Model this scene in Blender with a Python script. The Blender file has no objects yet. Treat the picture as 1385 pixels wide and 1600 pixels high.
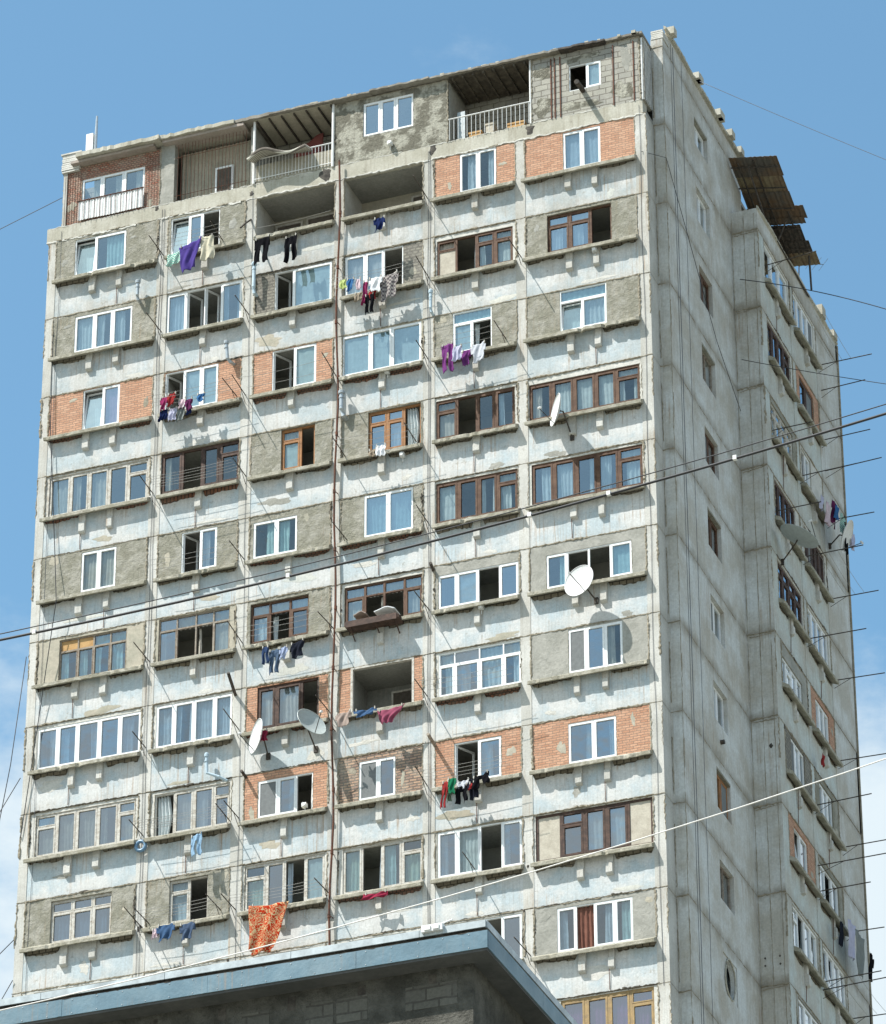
import bpy, math, random
from mathutils import Vector, Matrix
R=random.Random(7)
sc=bpy.context.scene
# ---------------------------------------------------------------- camera
CAM=Vector((36.1204,-112.0527,-85.5019)); yaw,pit=-0.364536,0.527502
cd=bpy.data.cameras.new('camera'); cam=bpy.data.objects.new('camera',cd); sc.collection.objects.link(cam); sc.camera=cam
cam.location=CAM
_f=Vector((math.sin(yaw)*math.cos(pit),math.cos(yaw)*math.cos(pit),math.sin(pit))); _r=Vector((math.cos(yaw),-math.sin(yaw),0)); _u=_r.cross(_f); rol=-0.001849
_r,_u=_r*math.cos(rol)+_u*math.sin(rol),_u*math.cos(rol)-_r*math.sin(rol)
cam.rotation_euler=Matrix(((_r.x,_u.x,-_f.x),(_r.y,_u.y,-_f.y),(_r.z,_u.z,-_f.z))).to_euler()
cd.sensor_fit='VERTICAL'; cd.sensor_height=24; cd.lens=24*7331.87/1600; cd.clip_start=1; cd.clip_end=6000
# ---------------------------------------------------------------- sky and sun
SD=Vector((-1.0,-1.0,2.1)).normalized()
el=math.asin(SD.z); az=math.atan2(SD.x,SD.y)
w=bpy.data.worlds.new('World'); sc.world=w; w.use_nodes=True; nt=w.node_tree; nt.nodes.clear()
def N(nt,t,**k):
    n=nt.nodes.new(t)
    for a,b in k.items():
        if a=='inp':
            for i,v in b.items(): n.inputs[i].default_value=v
        else: setattr(n,a,b)
    return n
sky=N(nt,'ShaderNodeTexSky',sky_type='NISHITA',sun_disc=False,sun_elevation=el,sun_rotation=az,air_density=1.0,dust_density=1.2,ozone_density=0.6,altitude=0)
tc=N(nt,'ShaderNodeTexCoord'); sep=N(nt,'ShaderNodeSeparateXYZ'); nt.links.new(tc.outputs['Generated'],sep.inputs[0])
mp=N(nt,'ShaderNodeMapping',inp={'Scale':(1,1,1.8),'Location':(2.9,0.1,0.0)}); nt.links.new(tc.outputs['Generated'],mp.inputs[0])
no=N(nt,'ShaderNodeTexNoise',inp={'Scale':11,'Detail':8,'Roughness':0.6}); nt.links.new(mp.outputs[0],no.inputs['Vector'])
# cloud bank stands low in the sky: more cloud the lower one looks
m1=N(nt,'ShaderNodeMapRange',inp={'From Min':0.505,'From Max':0.44,'To Min':-0.24,'To Max':0.20}); nt.links.new(sep.outputs['Z'],m1.inputs['Value'])
ad=N(nt,'ShaderNodeMath',operation='ADD'); nt.links.new(no.outputs['Fac'],ad.inputs[0]); nt.links.new(m1.outputs[0],ad.inputs[1])
m2=N(nt,'ShaderNodeMapRange',interpolation_type='SMOOTHSTEP',inp={'From Min':0.40,'From Max':0.68}); nt.links.new(ad.outputs[0],m2.inputs['Value'])
mx=N(nt,'ShaderNodeMix',data_type='RGBA'); nt.links.new(m2.outputs[0],mx.inputs['Factor']); ti=N(nt,'ShaderNodeMix',data_type='RGBA',blend_type='MULTIPLY'); ti.inputs['Factor'].default_value=1; ti.inputs['B'].default_value=(.53,.715,.69,1); nt.links.new(sky.outputs[0],ti.inputs['A']); nt.links.new(ti.outputs['Result'],mx.inputs['A']); mx.inputs['B'].default_value=(2.5,2.85,3.05,1)
bg=N(nt,'ShaderNodeBackground',inp={'Strength':0.15}); nt.links.new(mx.outputs['Result'],bg.inputs[0])
wo=N(nt,'ShaderNodeOutputWorld'); nt.links.new(bg.outputs[0],wo.inputs[0])
sl=bpy.data.lights.new('sun','SUN'); sl.energy=3.5; sl.angle=math.radians(0.5); sl.color=(1,0.965,0.91)
so=bpy.data.objects.new('sun',sl); sc.collection.objects.link(so); so.rotation_euler=(-SD).to_track_quat('-Z','Y').to_euler(); so.location=(-60,-80,90)
vs=sc.view_settings; vs.view_transform='Standard'; vs.look='None'; vs.exposure=1.1; vs.gamma=1
# ---------------------------------------------------------------- materials
def newmat(name):
    m=bpy.data.materials.new(name); m.use_nodes=True; nt=m.node_tree; b=nt.nodes['Principled BSDF']; return m,nt,b
def L(nt,a,b): nt.links.new(a,b)
def ocoord(nt,scale=(1,1,1),loc=(0,0,0)):
    t=N(nt,'ShaderNodeTexCoord'); m=N(nt,'ShaderNodeMapping',inp={'Scale':scale,'Location':loc}); L(nt,t.outputs['Object'],m.inputs[0]); return m.outputs[0]
def noise(nt,scale=(1,1,1),s=1,detail=5,rough=.6,loc=(0,0,0),dist=0):
    n=N(nt,'ShaderNodeTexNoise',inp={'Scale':s,'Detail':detail,'Roughness':rough,'Distortion':dist}); L(nt,ocoord(nt,scale,loc),n.inputs['Vector']); return n.outputs['Fac']
def ramp(nt,src,a,b,ta=0,tb=1):
    r=N(nt,'ShaderNodeMapRange',inp={'From Min':a,'From Max':b,'To Min':ta,'To Max':tb}); L(nt,src,r.inputs['Value']); return r.outputs[0]
def mix(nt,f,a,b,mode='MIX'):
    m=N(nt,'ShaderNodeMix',data_type='RGBA',blend_type=mode)
    for s,v in (('Factor',f),('A',a),('B',b)):
        if isinstance(v,(int,float)): m.inputs[s].default_value=v
        elif isinstance(v,tuple): m.inputs[s].default_value=(*v[:3],1)
        else: L(nt,v,m.inputs[s])
    return m.outputs['Result']
def bump(nt,b,h,strength,dist=.02):
    n=N(nt,'ShaderNodeBump',inp={'Strength':strength,'Distance':dist}); L(nt,h,n.inputs['Height']); L(nt,n.outputs[0],b.inputs['Normal'])
def M_rough(name,c1,c2,s=1.2,streak=.0,sc_=(.5,.45,.38),spots=0,spotc=(.1,.09,.07),bmp=.4,bs=22,rough=.92,seed=0,bd=.02,edge=(.42,.62),seam=0,seamc=(.27,.24,.19),grime=0,rust=0):
    m,nt,b=newmat(name); l=(seed*3.1,seed*1.7,seed*2.3)
    c=mix(nt,ramp(nt,noise(nt,s=s,loc=l,detail=8,rough=.65),*edge),c1,c2)
    if streak: c=mix(nt,ramp(nt,noise(nt,scale=(13,13,.55),s=1,loc=l,detail=6,rough=.7),.5,.72,0,streak),c,sc_)
    if spots: c=mix(nt,ramp(nt,noise(nt,s=5.5,loc=l,detail=9,rough=.75),.58,.70,0,spots),c,spotc)
    if rust:
        rr=noise(nt,scale=(16,16,.5),s=1,loc=(l[0]+5,l[1],l[2]),detail=5,rough=.6); ma=ramp(nt,noise(nt,s=.6,loc=(l[0],l[1]+9,l[2]),detail=4),.5,.62); rm=N(nt,'ShaderNodeMath',operation='MULTIPLY'); L(nt,ramp(nt,rr,.52,.68,0,rust),rm.inputs[0]); L(nt,ma,rm.inputs[1]); c=mix(nt,rm.outputs[0],c,(.33,.22,.13))
    if grime:
        t=N(nt,'ShaderNodeTexCoord'); sp=N(nt,'ShaderNodeSeparateXYZ'); L(nt,t.outputs['Object'],sp.inputs[0]); gz_=ramp(nt,sp.outputs['Z'],-15,-3,.12,1.0)
        gm=N(nt,'ShaderNodeMath',operation='MULTIPLY'); L(nt,gz_,gm.inputs[0]); L(nt,ramp(nt,noise(nt,scale=(1.4,1.4,.8),s=1,loc=l,detail=8,rough=.75),.38,.66,0,grime),gm.inputs[1]); c=mix(nt,gm.outputs[0],c,(.31,.29,.24))
    if seam:
        t=N(nt,'ShaderNodeTexCoord'); sp=N(nt,'ShaderNodeSeparateXYZ'); L(nt,t.outputs['Object'],sp.inputs[0]); pp=N(nt,'ShaderNodeMath',operation='PINGPONG',inp={1:1.45}); L(nt,sp.outputs['Z'],pp.inputs[0])
        nz=N(nt,'ShaderNodeMath',operation='MULTIPLY_ADD',inp={1:.9,2:-.45}); L(nt,noise(nt,scale=(2.2,2.2,1.2),s=1,loc=l,detail=6,rough=.7),nz.inputs[0]); a_=N(nt,'ShaderNodeMath',operation='ADD'); L(nt,pp.outputs[0],a_.inputs[0]); L(nt,nz.outputs[0],a_.inputs[1])
        c=mix(nt,ramp(nt,a_.outputs[0],-.05,.3,seam,0),c,seamc)
    fine=noise(nt,s=bs,detail=6,rough=.7,loc=l)
    c=mix(nt,1.0,c,ramp(nt,fine,.25,.75,.78,1.12),'MULTIPLY')
    L(nt,c,b.inputs['Base Color']); b.inputs['Roughness'].default_value=rough; b.inputs['Specular IOR Level'].default_value=.2
    if bmp: bump(nt,b,fine,bmp,bd)
    return m
def M_flat(name,c,rough=.6,metal=0,var=.12,s=9):
    m,nt,b=newmat(name)
    cc=mix(nt,1.0,c,ramp(nt,noise(nt,s=s,detail=5,rough=.7),.3,.7,1-var*1.6,1+var),'MULTIPLY')
    L(nt,cc,b.inputs['Base Color']); b.inputs['Roughness'].default_value=rough; b.inputs['Metallic'].default_value=metal; return m
def M_brick(name,c1,c2,mortar,bw=.25,bh=.075,ms=.012,seed=0,dirt=.25,dirtc=(.3,.26,.22),bmp=.6,squash=1.0,bias=0.0,vert=False):
    m,nt,b=newmat(name)
    t=N(nt,'ShaderNodeTexCoord'); s=N(nt,'ShaderNodeSeparateXYZ'); L(nt,t.outputs['Object'],s.inputs[0])
    a=N(nt,'ShaderNodeMath',operation='ADD'); L(nt,s.outputs['X'],a.inputs[0]); L(nt,s.outputs['Y'],a.inputs[1])
    wob=ramp(nt,noise(nt,s=3.5,detail=3),0,1,-.03,.03); a2=N(nt,'ShaderNodeMath',operation='ADD'); L(nt,s.outputs['Z'],a2.inputs[0]); L(nt,wob,a2.inputs[1])
    c=N(nt,'ShaderNodeCombineXYZ')
    L(nt,a.outputs[0],c.inputs[1 if vert else 0]); L(nt,a2.outputs[0],c.inputs[0 if vert else 1])
    br=N(nt,'ShaderNodeTexBrick',inp={'Scale':1,'Color1':(*c1,1),'Color2':(*c2,1),'Mortar':(*mortar,1),'Mortar Size':ms,'Mortar Smooth':.15,'Bias':bias,'Brick Width':bw,'Row Height':bh}); L(nt,c.outputs[0],br.inputs['Vector'])
    col=mix(nt,ramp(nt,noise(nt,s=1.7,detail=8,rough=.7,loc=(seed,0,0)),.45,.7,0,dirt),br.outputs['Color'],dirtc)
    f=noise(nt,s=25,detail=5,rough=.7); col=mix(nt,1.0,col,ramp(nt,f,.25,.75,.72,1.18),'MULTIPLY')
    L(nt,col,b.inputs['Base Color']); b.inputs['Roughness'].default_value=.93
    h=mix(nt,.5,br.outputs['Fac'],f); inv=N(nt,'ShaderNodeInvert'); L(nt,br.outputs['Fac'],inv.inputs['Color'])
    h=mix(nt,.25,inv.outputs[0],f)
    bump(nt,b,h,bmp,.015); return m
def M_glass(name,tint=(.62,.72,.76),refl=.34,rough=.03):
    m=bpy.data.materials.new(name); m.use_nodes=True; nt=m.node_tree; nt.nodes.clear()
    tr=N(nt,'ShaderNodeBsdfTransparent',inp={'Color':(*tint,1)}); gl=N(nt,'ShaderNodeBsdfGlossy',inp={'Color':(.9,.95,1,1),'Roughness':rough})
    bp=N(nt,'ShaderNodeBump',inp={'Strength':.12,'Distance':.05}); L(nt,noise(nt,s=1.3,detail=2),bp.inputs['Height']); L(nt,bp.outputs[0],gl.inputs['Normal'])
    fr=N(nt,'ShaderNodeLayerWeight',inp={'Blend':.5}); pw=N(nt,'ShaderNodeMath',operation='POWER',inp={1:3.0}); L(nt,fr.outputs['Facing'],pw.inputs[0]); f=ramp(nt,pw.outputs[0],0,1,refl,1.0)
    mx=N(nt,'ShaderNodeMixShader'); L(nt,f,mx.inputs[0]); L(nt,tr.outputs[0],mx.inputs[1]); L(nt,gl.outputs[0],mx.inputs[2])
    o=N(nt,'ShaderNodeOutputMaterial'); L(nt,mx.outputs[0],o.inputs[0]); return m
def M_cloth(name,c,c2=None,pat=None,trans=.25,s=8):
    m=bpy.data.materials.new(name); m.use_nodes=True; nt=m.node_tree; nt.nodes.clear()
    f=ramp(nt,noise(nt,s=6,detail=5),.3,.7,.85,1.08); col=c
    if pat=='stripe':
        wv=N(nt,'ShaderNodeTexWave',wave_type='BANDS',bands_direction='X',inp={'Scale':s,'Distortion':.6}); L(nt,ocoord(nt),wv.inputs['Vector']); col=mix(nt,ramp(nt,wv.outputs['Fac'],.45,.55),c,c2)
    elif pat=='zstripe':
        wv=N(nt,'ShaderNodeTexWave',wave_type='BANDS',bands_direction='Y',inp={'Scale':s,'Distortion':.4}); L(nt,ocoord(nt),wv.inputs['Vector']); col=mix(nt,ramp(nt,wv.outputs['Fac'],.45,.55),c,c2)
    elif pat=='diag':
        wv=N(nt,'ShaderNodeTexWave',wave_type='BANDS',bands_direction='DIAGONAL',inp={'Scale':s,'Distortion':.5}); L(nt,ocoord(nt),wv.inputs['Vector']); col=mix(nt,ramp(nt,wv.outputs['Fac'],.45,.55),c,c2)
    elif pat=='ornament':
        v=N(nt,'ShaderNodeTexNoise',inp={'Scale':s,'Detail':1.5,'Distortion':2.5}); L(nt,ocoord(nt),v.inputs['Vector']); a=N(nt,'ShaderNodeMath',operation='PINGPONG',inp={1:.10}); L(nt,v.outputs['Fac'],a.inputs[0]); col=mix(nt,ramp(nt,a.outputs[0],.055,.065),c,c2)
    elif pat=='plaid':
        wv=N(nt,'ShaderNodeTexChecker',inp={'Scale':s}); L(nt,ocoord(nt),wv.inputs['Vector']); col=mix(nt,wv.outputs['Fac'],c,c2)
    col=mix(nt,1.0,col,f,'MULTIPLY')
    d=N(nt,'ShaderNodeBsdfDiffuse'); t=N(nt,'ShaderNodeBsdfTranslucent'); L(nt,col,d.inputs[0]); L(nt,col,t.inputs[0])
    mx=N(nt,'ShaderNodeMixShader',inp={0:trans}); L(nt,d.outputs[0],mx.inputs[1]); L(nt,t.outputs[0],mx.inputs[2])
    o=N(nt,'ShaderNodeOutputMaterial'); L(nt,mx.outputs[0],o.inputs[0]); return m
MT={}
MT['panel']=M_rough('facade_concrete',(.60,.585,.52),(.52,.54,.51),s=.55,streak=.42,sc_=(.33,.31,.26),spots=.45,spotc=(.30,.27,.22),bs=18,bmp=.35)
MT['pier']=M_rough('pier_concrete',(.60,.59,.55),(.49,.48,.44),s=.8,streak=.4,sc_=(.30,.28,.24),spots=.5,spotc=(.27,.24,.19),bs=20,seed=2,seam=.35,seamc=(.34,.31,.25),grime=.7,rust=.7)
MT['blue']=M_rough('faded_blue_paint',(.46,.525,.55),(.61,.612,.595),s=.9,streak=.5,sc_=(.34,.345,.32),spots=.75,spotc=(.27,.25,.205),bs=18,seed=4,edge=(.42,.56),seam=.25,seamc=(.36,.33,.27),grime=.75,rust=.8)
MT['slab']=M_rough('slab_concrete',(.40,.38,.31),(.50,.48,.41),s=1.1,streak=.5,sc_=(.24,.2,.15),spots=.5,bs=16,seed=5)
MT['ledge']=M_rough('ledge_concrete',(.30,.28,.215),(.44,.415,.345),s=3,streak=.2,spots=.85,spotc=(.13,.12,.085),bs=14,bmp=.8,seed=6,bd=.03)
MT['joint']=M_rough('crumbling_mortar',(.25,.22,.165),(.36,.32,.25),s=6,spots=.8,spotc=(.07,.055,.04),bs=20,bmp=.9,seed=7)
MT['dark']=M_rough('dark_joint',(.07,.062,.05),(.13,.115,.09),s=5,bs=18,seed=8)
MT['side']=M_rough('side_wall_concrete',(.62,.635,.62),(.48,.455,.40),s=.6,streak=.5,sc_=(.32,.30,.25),spots=.4,spotc=(.33,.30,.24),bs=14,seed=9,bmp=.3,seam=.75,edge=(.4,.6),rust=.6,grime=.5)
MT['sideblue']=M_rough('side_wall_paint',(.55,.60,.58),(.49,.48,.43),s=.7,streak=.45,sc_=(.27,.26,.22),spots=.4,spotc=(.27,.25,.2),bs=14,seed=10,seam=.35,edge=(.4,.6),rust=.6,grime=.4)
MT['soot_gap']=M_rough('soot_and_gap_dark',(.05,.045,.04),(.11,.10,.085),s=6,bs=20,seed=11)  # near-black: real soot blots, plus shade painted into slots and the gutter gap
MT['olive']=M_rough('olive_render',(.25,.24,.19),(.345,.33,.28),s=2.2,streak=.15,spots=.35,spotc=(.17,.15,.10),bs=9,bmp=1.0,seed=12,bd=.05,edge=(.45,.58),rust=.3)
MT['grey']=M_rough('grey_render',(.30,.295,.26),(.38,.37,.33),s=2,spots=.3,spotc=(.2,.19,.16),bs=10,bmp=.7,seed=13,bd=.03)
MT['tan']=M_rough('tan_render',(.44,.40,.32),(.36,.34,.27),s=2,spots=.35,spotc=(.26,.22,.17),bs=12,bmp=.6,seed=14)
MT['white']=M_rough('white_render',(.62,.60,.55),(.52,.51,.46),s=2,spots=.5,spotc=(.3,.28,.24),bs=14,bmp=.7,seed=15)
MT['brick']=M_brick('orange_brick',(.56,.315,.20),(.42,.21,.125),(.25,.17,.12),bw=.22,bh=.078,ms=.009,dirt=.2,dirtc=(.52,.40,.30))
MT['oldbrick']=M_brick('weathered_brick',(.46,.30,.20),(.26,.17,.13),(.13,.11,.09),bw=.24,bh=.088,ms=.016,dirt=.75,dirtc=(.40,.36,.29),bmp=1.0)
MT['redbrick']=M_brick('old_red_brick',(.34,.12,.075),(.42,.27,.20),(.15,.10,.07),bw=.12,bh=.075,ms=.013,dirt=.6,dirtc=(.36,.33,.27),bmp=1.0)
MT['stone']=M_brick('rubble_stone',(.27,.25,.20),(.19,.175,.15),(.13,.12,.10),bw=.19,bh=.11,ms=.025,dirt=.7,dirtc=(.33,.31,.26),bmp=1.3)
MT['block']=M_brick('grey_block',(.36,.345,.29),(.28,.27,.24),(.15,.135,.11),bw=.42,bh=.21,ms=.014,dirt=.65,dirtc=(.44,.42,.36),bmp=1.2)
MT['underbrick']=M_brick('exposed_brick_strip',(.33,.29,.22),(.24,.21,.16),(.09,.08,.06),bw=.21,bh=.16,ms=.018,dirt=.5,bmp=1.0)
MT['underred']=M_brick('exposed_red_brick',(.36,.16,.10),(.26,.15,.11),(.08,.06,.05),bw=.12,bh=.20,ms=.016,dirt=.45,bmp=1.0)
MT['inner']=M_rough('inner_plaster',(.36,.34,.30),(.28,.27,.24),s=1,bs=8,bmp=.1,seed=16)
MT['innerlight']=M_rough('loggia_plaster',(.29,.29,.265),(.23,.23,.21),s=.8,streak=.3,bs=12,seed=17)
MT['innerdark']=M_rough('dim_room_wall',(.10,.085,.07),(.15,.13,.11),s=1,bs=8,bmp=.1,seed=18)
MT['pvc']=M_flat('white_plastic',(.78,.79,.78),rough=.35,var=.06)
MT['brown']=M_rough('brown_wood',(.085,.045,.028),(.14,.08,.05),s=7,streak=.5,sc_=(.07,.035,.02),bs=30,bmp=.2,rough=.65,seed=19)
MT['darkwood']=M_rough('dark_wood',(.055,.035,.028),(.10,.06,.045),s=7,bs=30,bmp=.2,rough=.65,seed=20)
MT['orange']=M_rough('orange_brown_wood',(.36,.17,.065),(.26,.13,.06),s=7,streak=.4,sc_=(.16,.08,.04),bs=30,bmp=.2,rough=.6,seed=21)
MT['yellow']=M_rough('yellow_wood',(.38,.26,.12),(.28,.20,.11),s=7,bs=30,bmp=.2,rough=.6,seed=22)
MT['peel']=M_rough('peeling_white_wood',(.58,.56,.51),(.42,.38,.32),s=9,spots=.7,spotc=(.2,.13,.09),bs=30,bmp=.4,seed=23)
MT['greywood']=M_rough('grey_weathered_wood',(.33,.29,.24),(.22,.17,.13),s=9,spots=.6,bs=30,bmp=.4,seed=24)
MT['glass2']=M_glass('window_glass_dull',tint=(.52,.60,.63),refl=.30,rough=.06); MT['glass3']=M_glass('window_glass_clear',tint=(.74,.80,.80),refl=.10)
MT['glass']=M_glass('window_glass',tint=(.66,.74,.76),refl=.2); MT['glassb']=M_glass('blue_window_glass',tint=(.40,.50,.56),refl=.30); MT['glassd']=M_glass('dark_window_glass',tint=(.4,.44,.45),refl=.12)
MT['glasss']=M_glass('side_window_glass',tint=(.6,.7,.74),refl=.5)
def lin(r,g,b): return tuple(((v/255)/12.92 if v/255<.04045 else ((v/255+.055)/1.055)**2.4) for v in (r,g,b))
for n,c in dict(c=(.74,.80,.80),t=(.50,.70,.70),k=(.75,.42,.58),m=(.25,.12,.09),p=(.42,.13,.38),y=(.50,.62,.52),d=(.20,.30,.42),f=(.60,.70,.70),r=(.62,.58,.52),q=(.62,.58,.52)).items():
    MT['cur_'+n]=M_cloth('curtain_'+dict(c='white',t='teal',k='pink',m='brown',p='purple',y='green',d='blue',f='frosted',r='beige',q='beige')[n],c,trans=.3)
MT['board']=M_rough('beige_board',(.50,.46,.38),(.42,.38,.31),s=4,streak=.2,bs=25,bmp=.1,seed=25)
MT['hard']=M_rough('orange_hardboard',(.52,.33,.15),(.42,.25,.11),s=4,bs=25,bmp=.1,seed=26)
MT['net']=M_flat('insect_net',(.16,.17,.17),rough=.9)
MT['rust']=M_rough('rusty_iron',(.15,.06,.035),(.085,.05,.04),s=9,bs=35,bmp=.4,rough=.8,seed=27)
MT['iron']=M_rough('dark_iron',(.05,.045,.04),(.10,.08,.065),s=9,bs=35,bmp=.3,rough=.7,seed=28)
MT['zinc']=M_flat('zinc_sheet',(.42,.45,.46),rough=.38,metal=.55)
MT['palepipe']=M_flat('pale_blue_pipe',(.42,.53,.60),rough=.5)
MT['whitemetal']=M_flat('white_painted_metal',(.72,.72,.70),rough=.5)
MT['dish']=M_rough('dish_white',(.72,.73,.73),(.66,.66,.64),s=3,streak=.25,spots=.25,spotc=(.45,.40,.33),bmp=0,rough=.5); MT['dishg']=M_flat('dish_grey',(.40,.44,.43),rough=.5,var=.1)
MT['cable']=M_flat('black_cable',(.025,.025,.028),rough=.6); MT['whitecable']=M_flat('white_cable',(.75,.72,.68),rough=.5); MT['greycable']=M_flat('grey_cable',(.10,.11,.13),rough=.6)
MT['rope']=M_flat('washing_line',(.35,.34,.32),rough=.9)
MT['roof']=M_rough('roof_felt_and_tin',(.30,.28,.24),(.20,.18,.15),s=2,spots=.6,bs=12,seed=29)
MT['pinksoffit']=M_rough('pink_grey_board',(.40,.34,.30),(.33,.29,.25),s=2,bs=12,seed=30)
MT['canopy']=M_rough('rusted_canopy_tin',(.12,.11,.095),(.16,.105,.065),s=1.6,spots=.6,bs=12,seed=31)
MT['canopyy']=M_rough('yellowed_canopy_sheet',(.26,.22,.14),(.17,.11,.07),s=1.4,spots=.7,spotc=(.10,.05,.03),bs=12,seed=32)
MT['fascia']=M_rough('blue_grey_sheet',(.125,.205,.255),(.185,.26,.30),s=.9,streak=.35,sc_=(.16,.24,.29),spots=.2,bs=2.2,bmp=.35,rough=.45,seed=33,rust=.5,bd=.04)
MT['fascial']=M_flat('pale_gutter_sheet',(.42,.47,.49),rough=.45,var=.25,s=3)
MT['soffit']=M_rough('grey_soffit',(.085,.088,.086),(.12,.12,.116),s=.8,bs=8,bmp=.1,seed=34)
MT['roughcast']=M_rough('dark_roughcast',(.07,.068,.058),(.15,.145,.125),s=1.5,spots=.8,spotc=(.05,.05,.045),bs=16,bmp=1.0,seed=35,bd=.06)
MT['ground']=M_rough('dry_hillside_ground',(.24,.23,.20),(.16,.17,.13),s=.12,spots=.4,bs=3,bmp=.5,seed=36)
MT['ring']=M_flat('blue_vinyl',(.13,.24,.36),rough=.35)
COL=dict(mint=(.25,.55,.45),violet=(.12,.07,.42),cream=(.62,.57,.42),beige=(.50,.40,.28),black=(.018,.018,.022),navy=(.02,.04,.16),lime=(.50,.60,.18),blue=(.04,.22,.55),palepink=(.66,.50,.55),magenta=(.50,.03,.18),red=(.55,.03,.03),white=(.76,.77,.78),plaid=(.30,.27,.25),palelilac=(.50,.50,.66),greyg=(.36,.40,.38),plum=(.22,.03,.14),purple=(.30,.05,.32),greyw=(.55,.57,.62),denim=(.05,.10,.24),denim2=(.12,.20,.33),stripe=(.16,.24,.42),ink=(.03,.035,.055),crimson=(.50,.02,.08),beigepink=(.58,.44,.37),blue2=(.07,.17,.36),rose=(.50,.10,.19),greenw=(.30,.45,.30),green=(.01,.28,.13),paleblue=(.24,.42,.60),blue3=(.10,.16,.28))
for n,c in COL.items(): MT['l_'+n]=M_cloth('cloth_'+n,tuple((v*.82+sum(c)/3*.18)*(.62 if max(c)<.6 or min(c)<.1 else .95) for v in c),trans=.12)
MT['l_plum2']=M_cloth('cloth_rust_rose',(.20,.07,.06),trans=.1)
MT['l_stripe']=M_cloth('cloth_stripes',(.14,.20,.42),(.5,.55,.62),'stripe',.12,14)
MT['l_mint']=M_cloth('cloth_mint_stripes',(.10,.42,.30),(.6,.62,.6),'diag',.12,7)
MT['l_plaid']=M_cloth('cloth_plaid',(.40,.37,.34),(.13,.11,.12),'plaid',.12,14)
MT['l_rug']=M_cloth('carpet_pattern',(.40,.035,.012),(.48,.36,.2),'ornament',.1,4.5)
MT['l_mattress']=M_cloth('mattress_ticking',(.62,.60,.52),(.17,.15,.13),'zstripe',.05,3.2)
MT['ruin']=M_rough('ruined_render',(.17,.16,.125),(.40,.385,.32),s=1.9,streak=.4,sc_=(.12,.11,.09),spots=.8,spotc=(.10,.09,.07),bs=9,bmp=1.2,seed=40,bd=.05,edge=(.46,.55))
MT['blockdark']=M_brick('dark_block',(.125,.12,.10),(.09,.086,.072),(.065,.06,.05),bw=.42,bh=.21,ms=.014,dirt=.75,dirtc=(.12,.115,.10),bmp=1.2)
for q,(c_) in enumerate([(.74,.80,.80),(.66,.62,.54),(.60,.70,.78),(.74,.70,.66)]): MT['cur_%d'%q]=M_cloth('net_curtain',c_,trans=.35)
# ---------------------------------------------------------------- mesh helpers
class MB:
    def __init__(s): s.v=[]; s.f=[]
    def quad(s,a,b,c,d):
        n=len(s.v); s.v+= [a,b,c,d]; s.f.append((n,n+1,n+2,n+3)); return s
    def box(s,a0,a1,b0,b1,c0,c1):
        n=len(s.v)
        s.v+=[(a0,b0,c0),(a1,b0,c0),(a1,b1,c0),(a0,b1,c0),(a0,b0,c1),(a1,b0,c1),(a1,b1,c1),(a0,b1,c1)]
        for q in ((0,3,2,1),(4,5,6,7),(0,1,5,4),(1,2,6,5),(2,3,7,6),(3,0,4,7)): s.f.append(tuple(n+i for i in q))
        return s
    def tube(s,pts,r,n=6,cap=True):
        pts=[Vector(p) for p in pts]; rs=r if isinstance(r,(list,tuple)) else [r]*len(pts); base=len(s.v)
        for i,p in enumerate(pts):
            t=(pts[min(i+1,len(pts)-1)]-pts[max(i-1,0)]).normalized()
            up=Vector((0,0,1)) if abs(t.z)<.9 else Vector((1,0,0)); a=t.cross(up).normalized(); b=t.cross(a)
            for k in range(n):
                g=2*math.pi*k/n; q=p+(a*math.cos(g)+b*math.sin(g))*rs[i]; s.v.append(tuple(q))
        for i in range(len(pts)-1):
            for k in range(n):
                k2=(k+1)%n; s.f.append((base+i*n+k,base+i*n+k2,base+(i+1)*n+k2,base+(i+1)*n+k))
        if cap: s.f.append(tuple(base+k for k in range(n))[::-1]); s.f.append(tuple(base+(len(pts)-1)*n+k for k in range(n)))
        return s
    def grid(s,fn,nu,nv,keep=None):
        base=len(s.v)
        for i in range(nu+1):
            for j in range(nv+1): s.v.append(tuple(fn(i/nu,j/nv)))
        for i in range(nu):
            for j in range(nv):
                if keep is None or keep((i+.5)/nu,(j+.5)/nv): s.f.append((base+i*(nv+1)+j,base+(i+1)*(nv+1)+j,base+(i+1)*(nv+1)+j+1,base+i*(nv+1)+j+1))
        return s
    def build(s,name,m,parent=None,T=None,smooth=False,solid=0):
        import bmesh
        vv=[T(*p) for p in s.v] if T else s.v
        me=bpy.data.meshes.new(name); me.from_pydata(vv,[],s.f)
        bm=bmesh.new(); bm.from_mesh(me); 
        lone=[v for v in bm.verts if not v.link_faces]
        if lone: bmesh.ops.delete(bm,geom=lone,context='VERTS')
        bmesh.ops.recalc_face_normals(bm,faces=bm.faces); bm.to_mesh(me); bm.free()
        if smooth: me.polygons.foreach_set('use_smooth',[True]*len(me.polygons))
        me.materials.append(MT[m] if isinstance(m,str) else m)
        o=bpy.data.objects.new(name,me); sc.collection.objects.link(o)
        if parent is not None:
            o.parent=parent; o.matrix_parent_inverse=PINV(parent)
        if solid:
            md=o.modifiers.new('thickness','SOLIDIFY'); md.thickness=solid; md.offset=0
        return o
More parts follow.
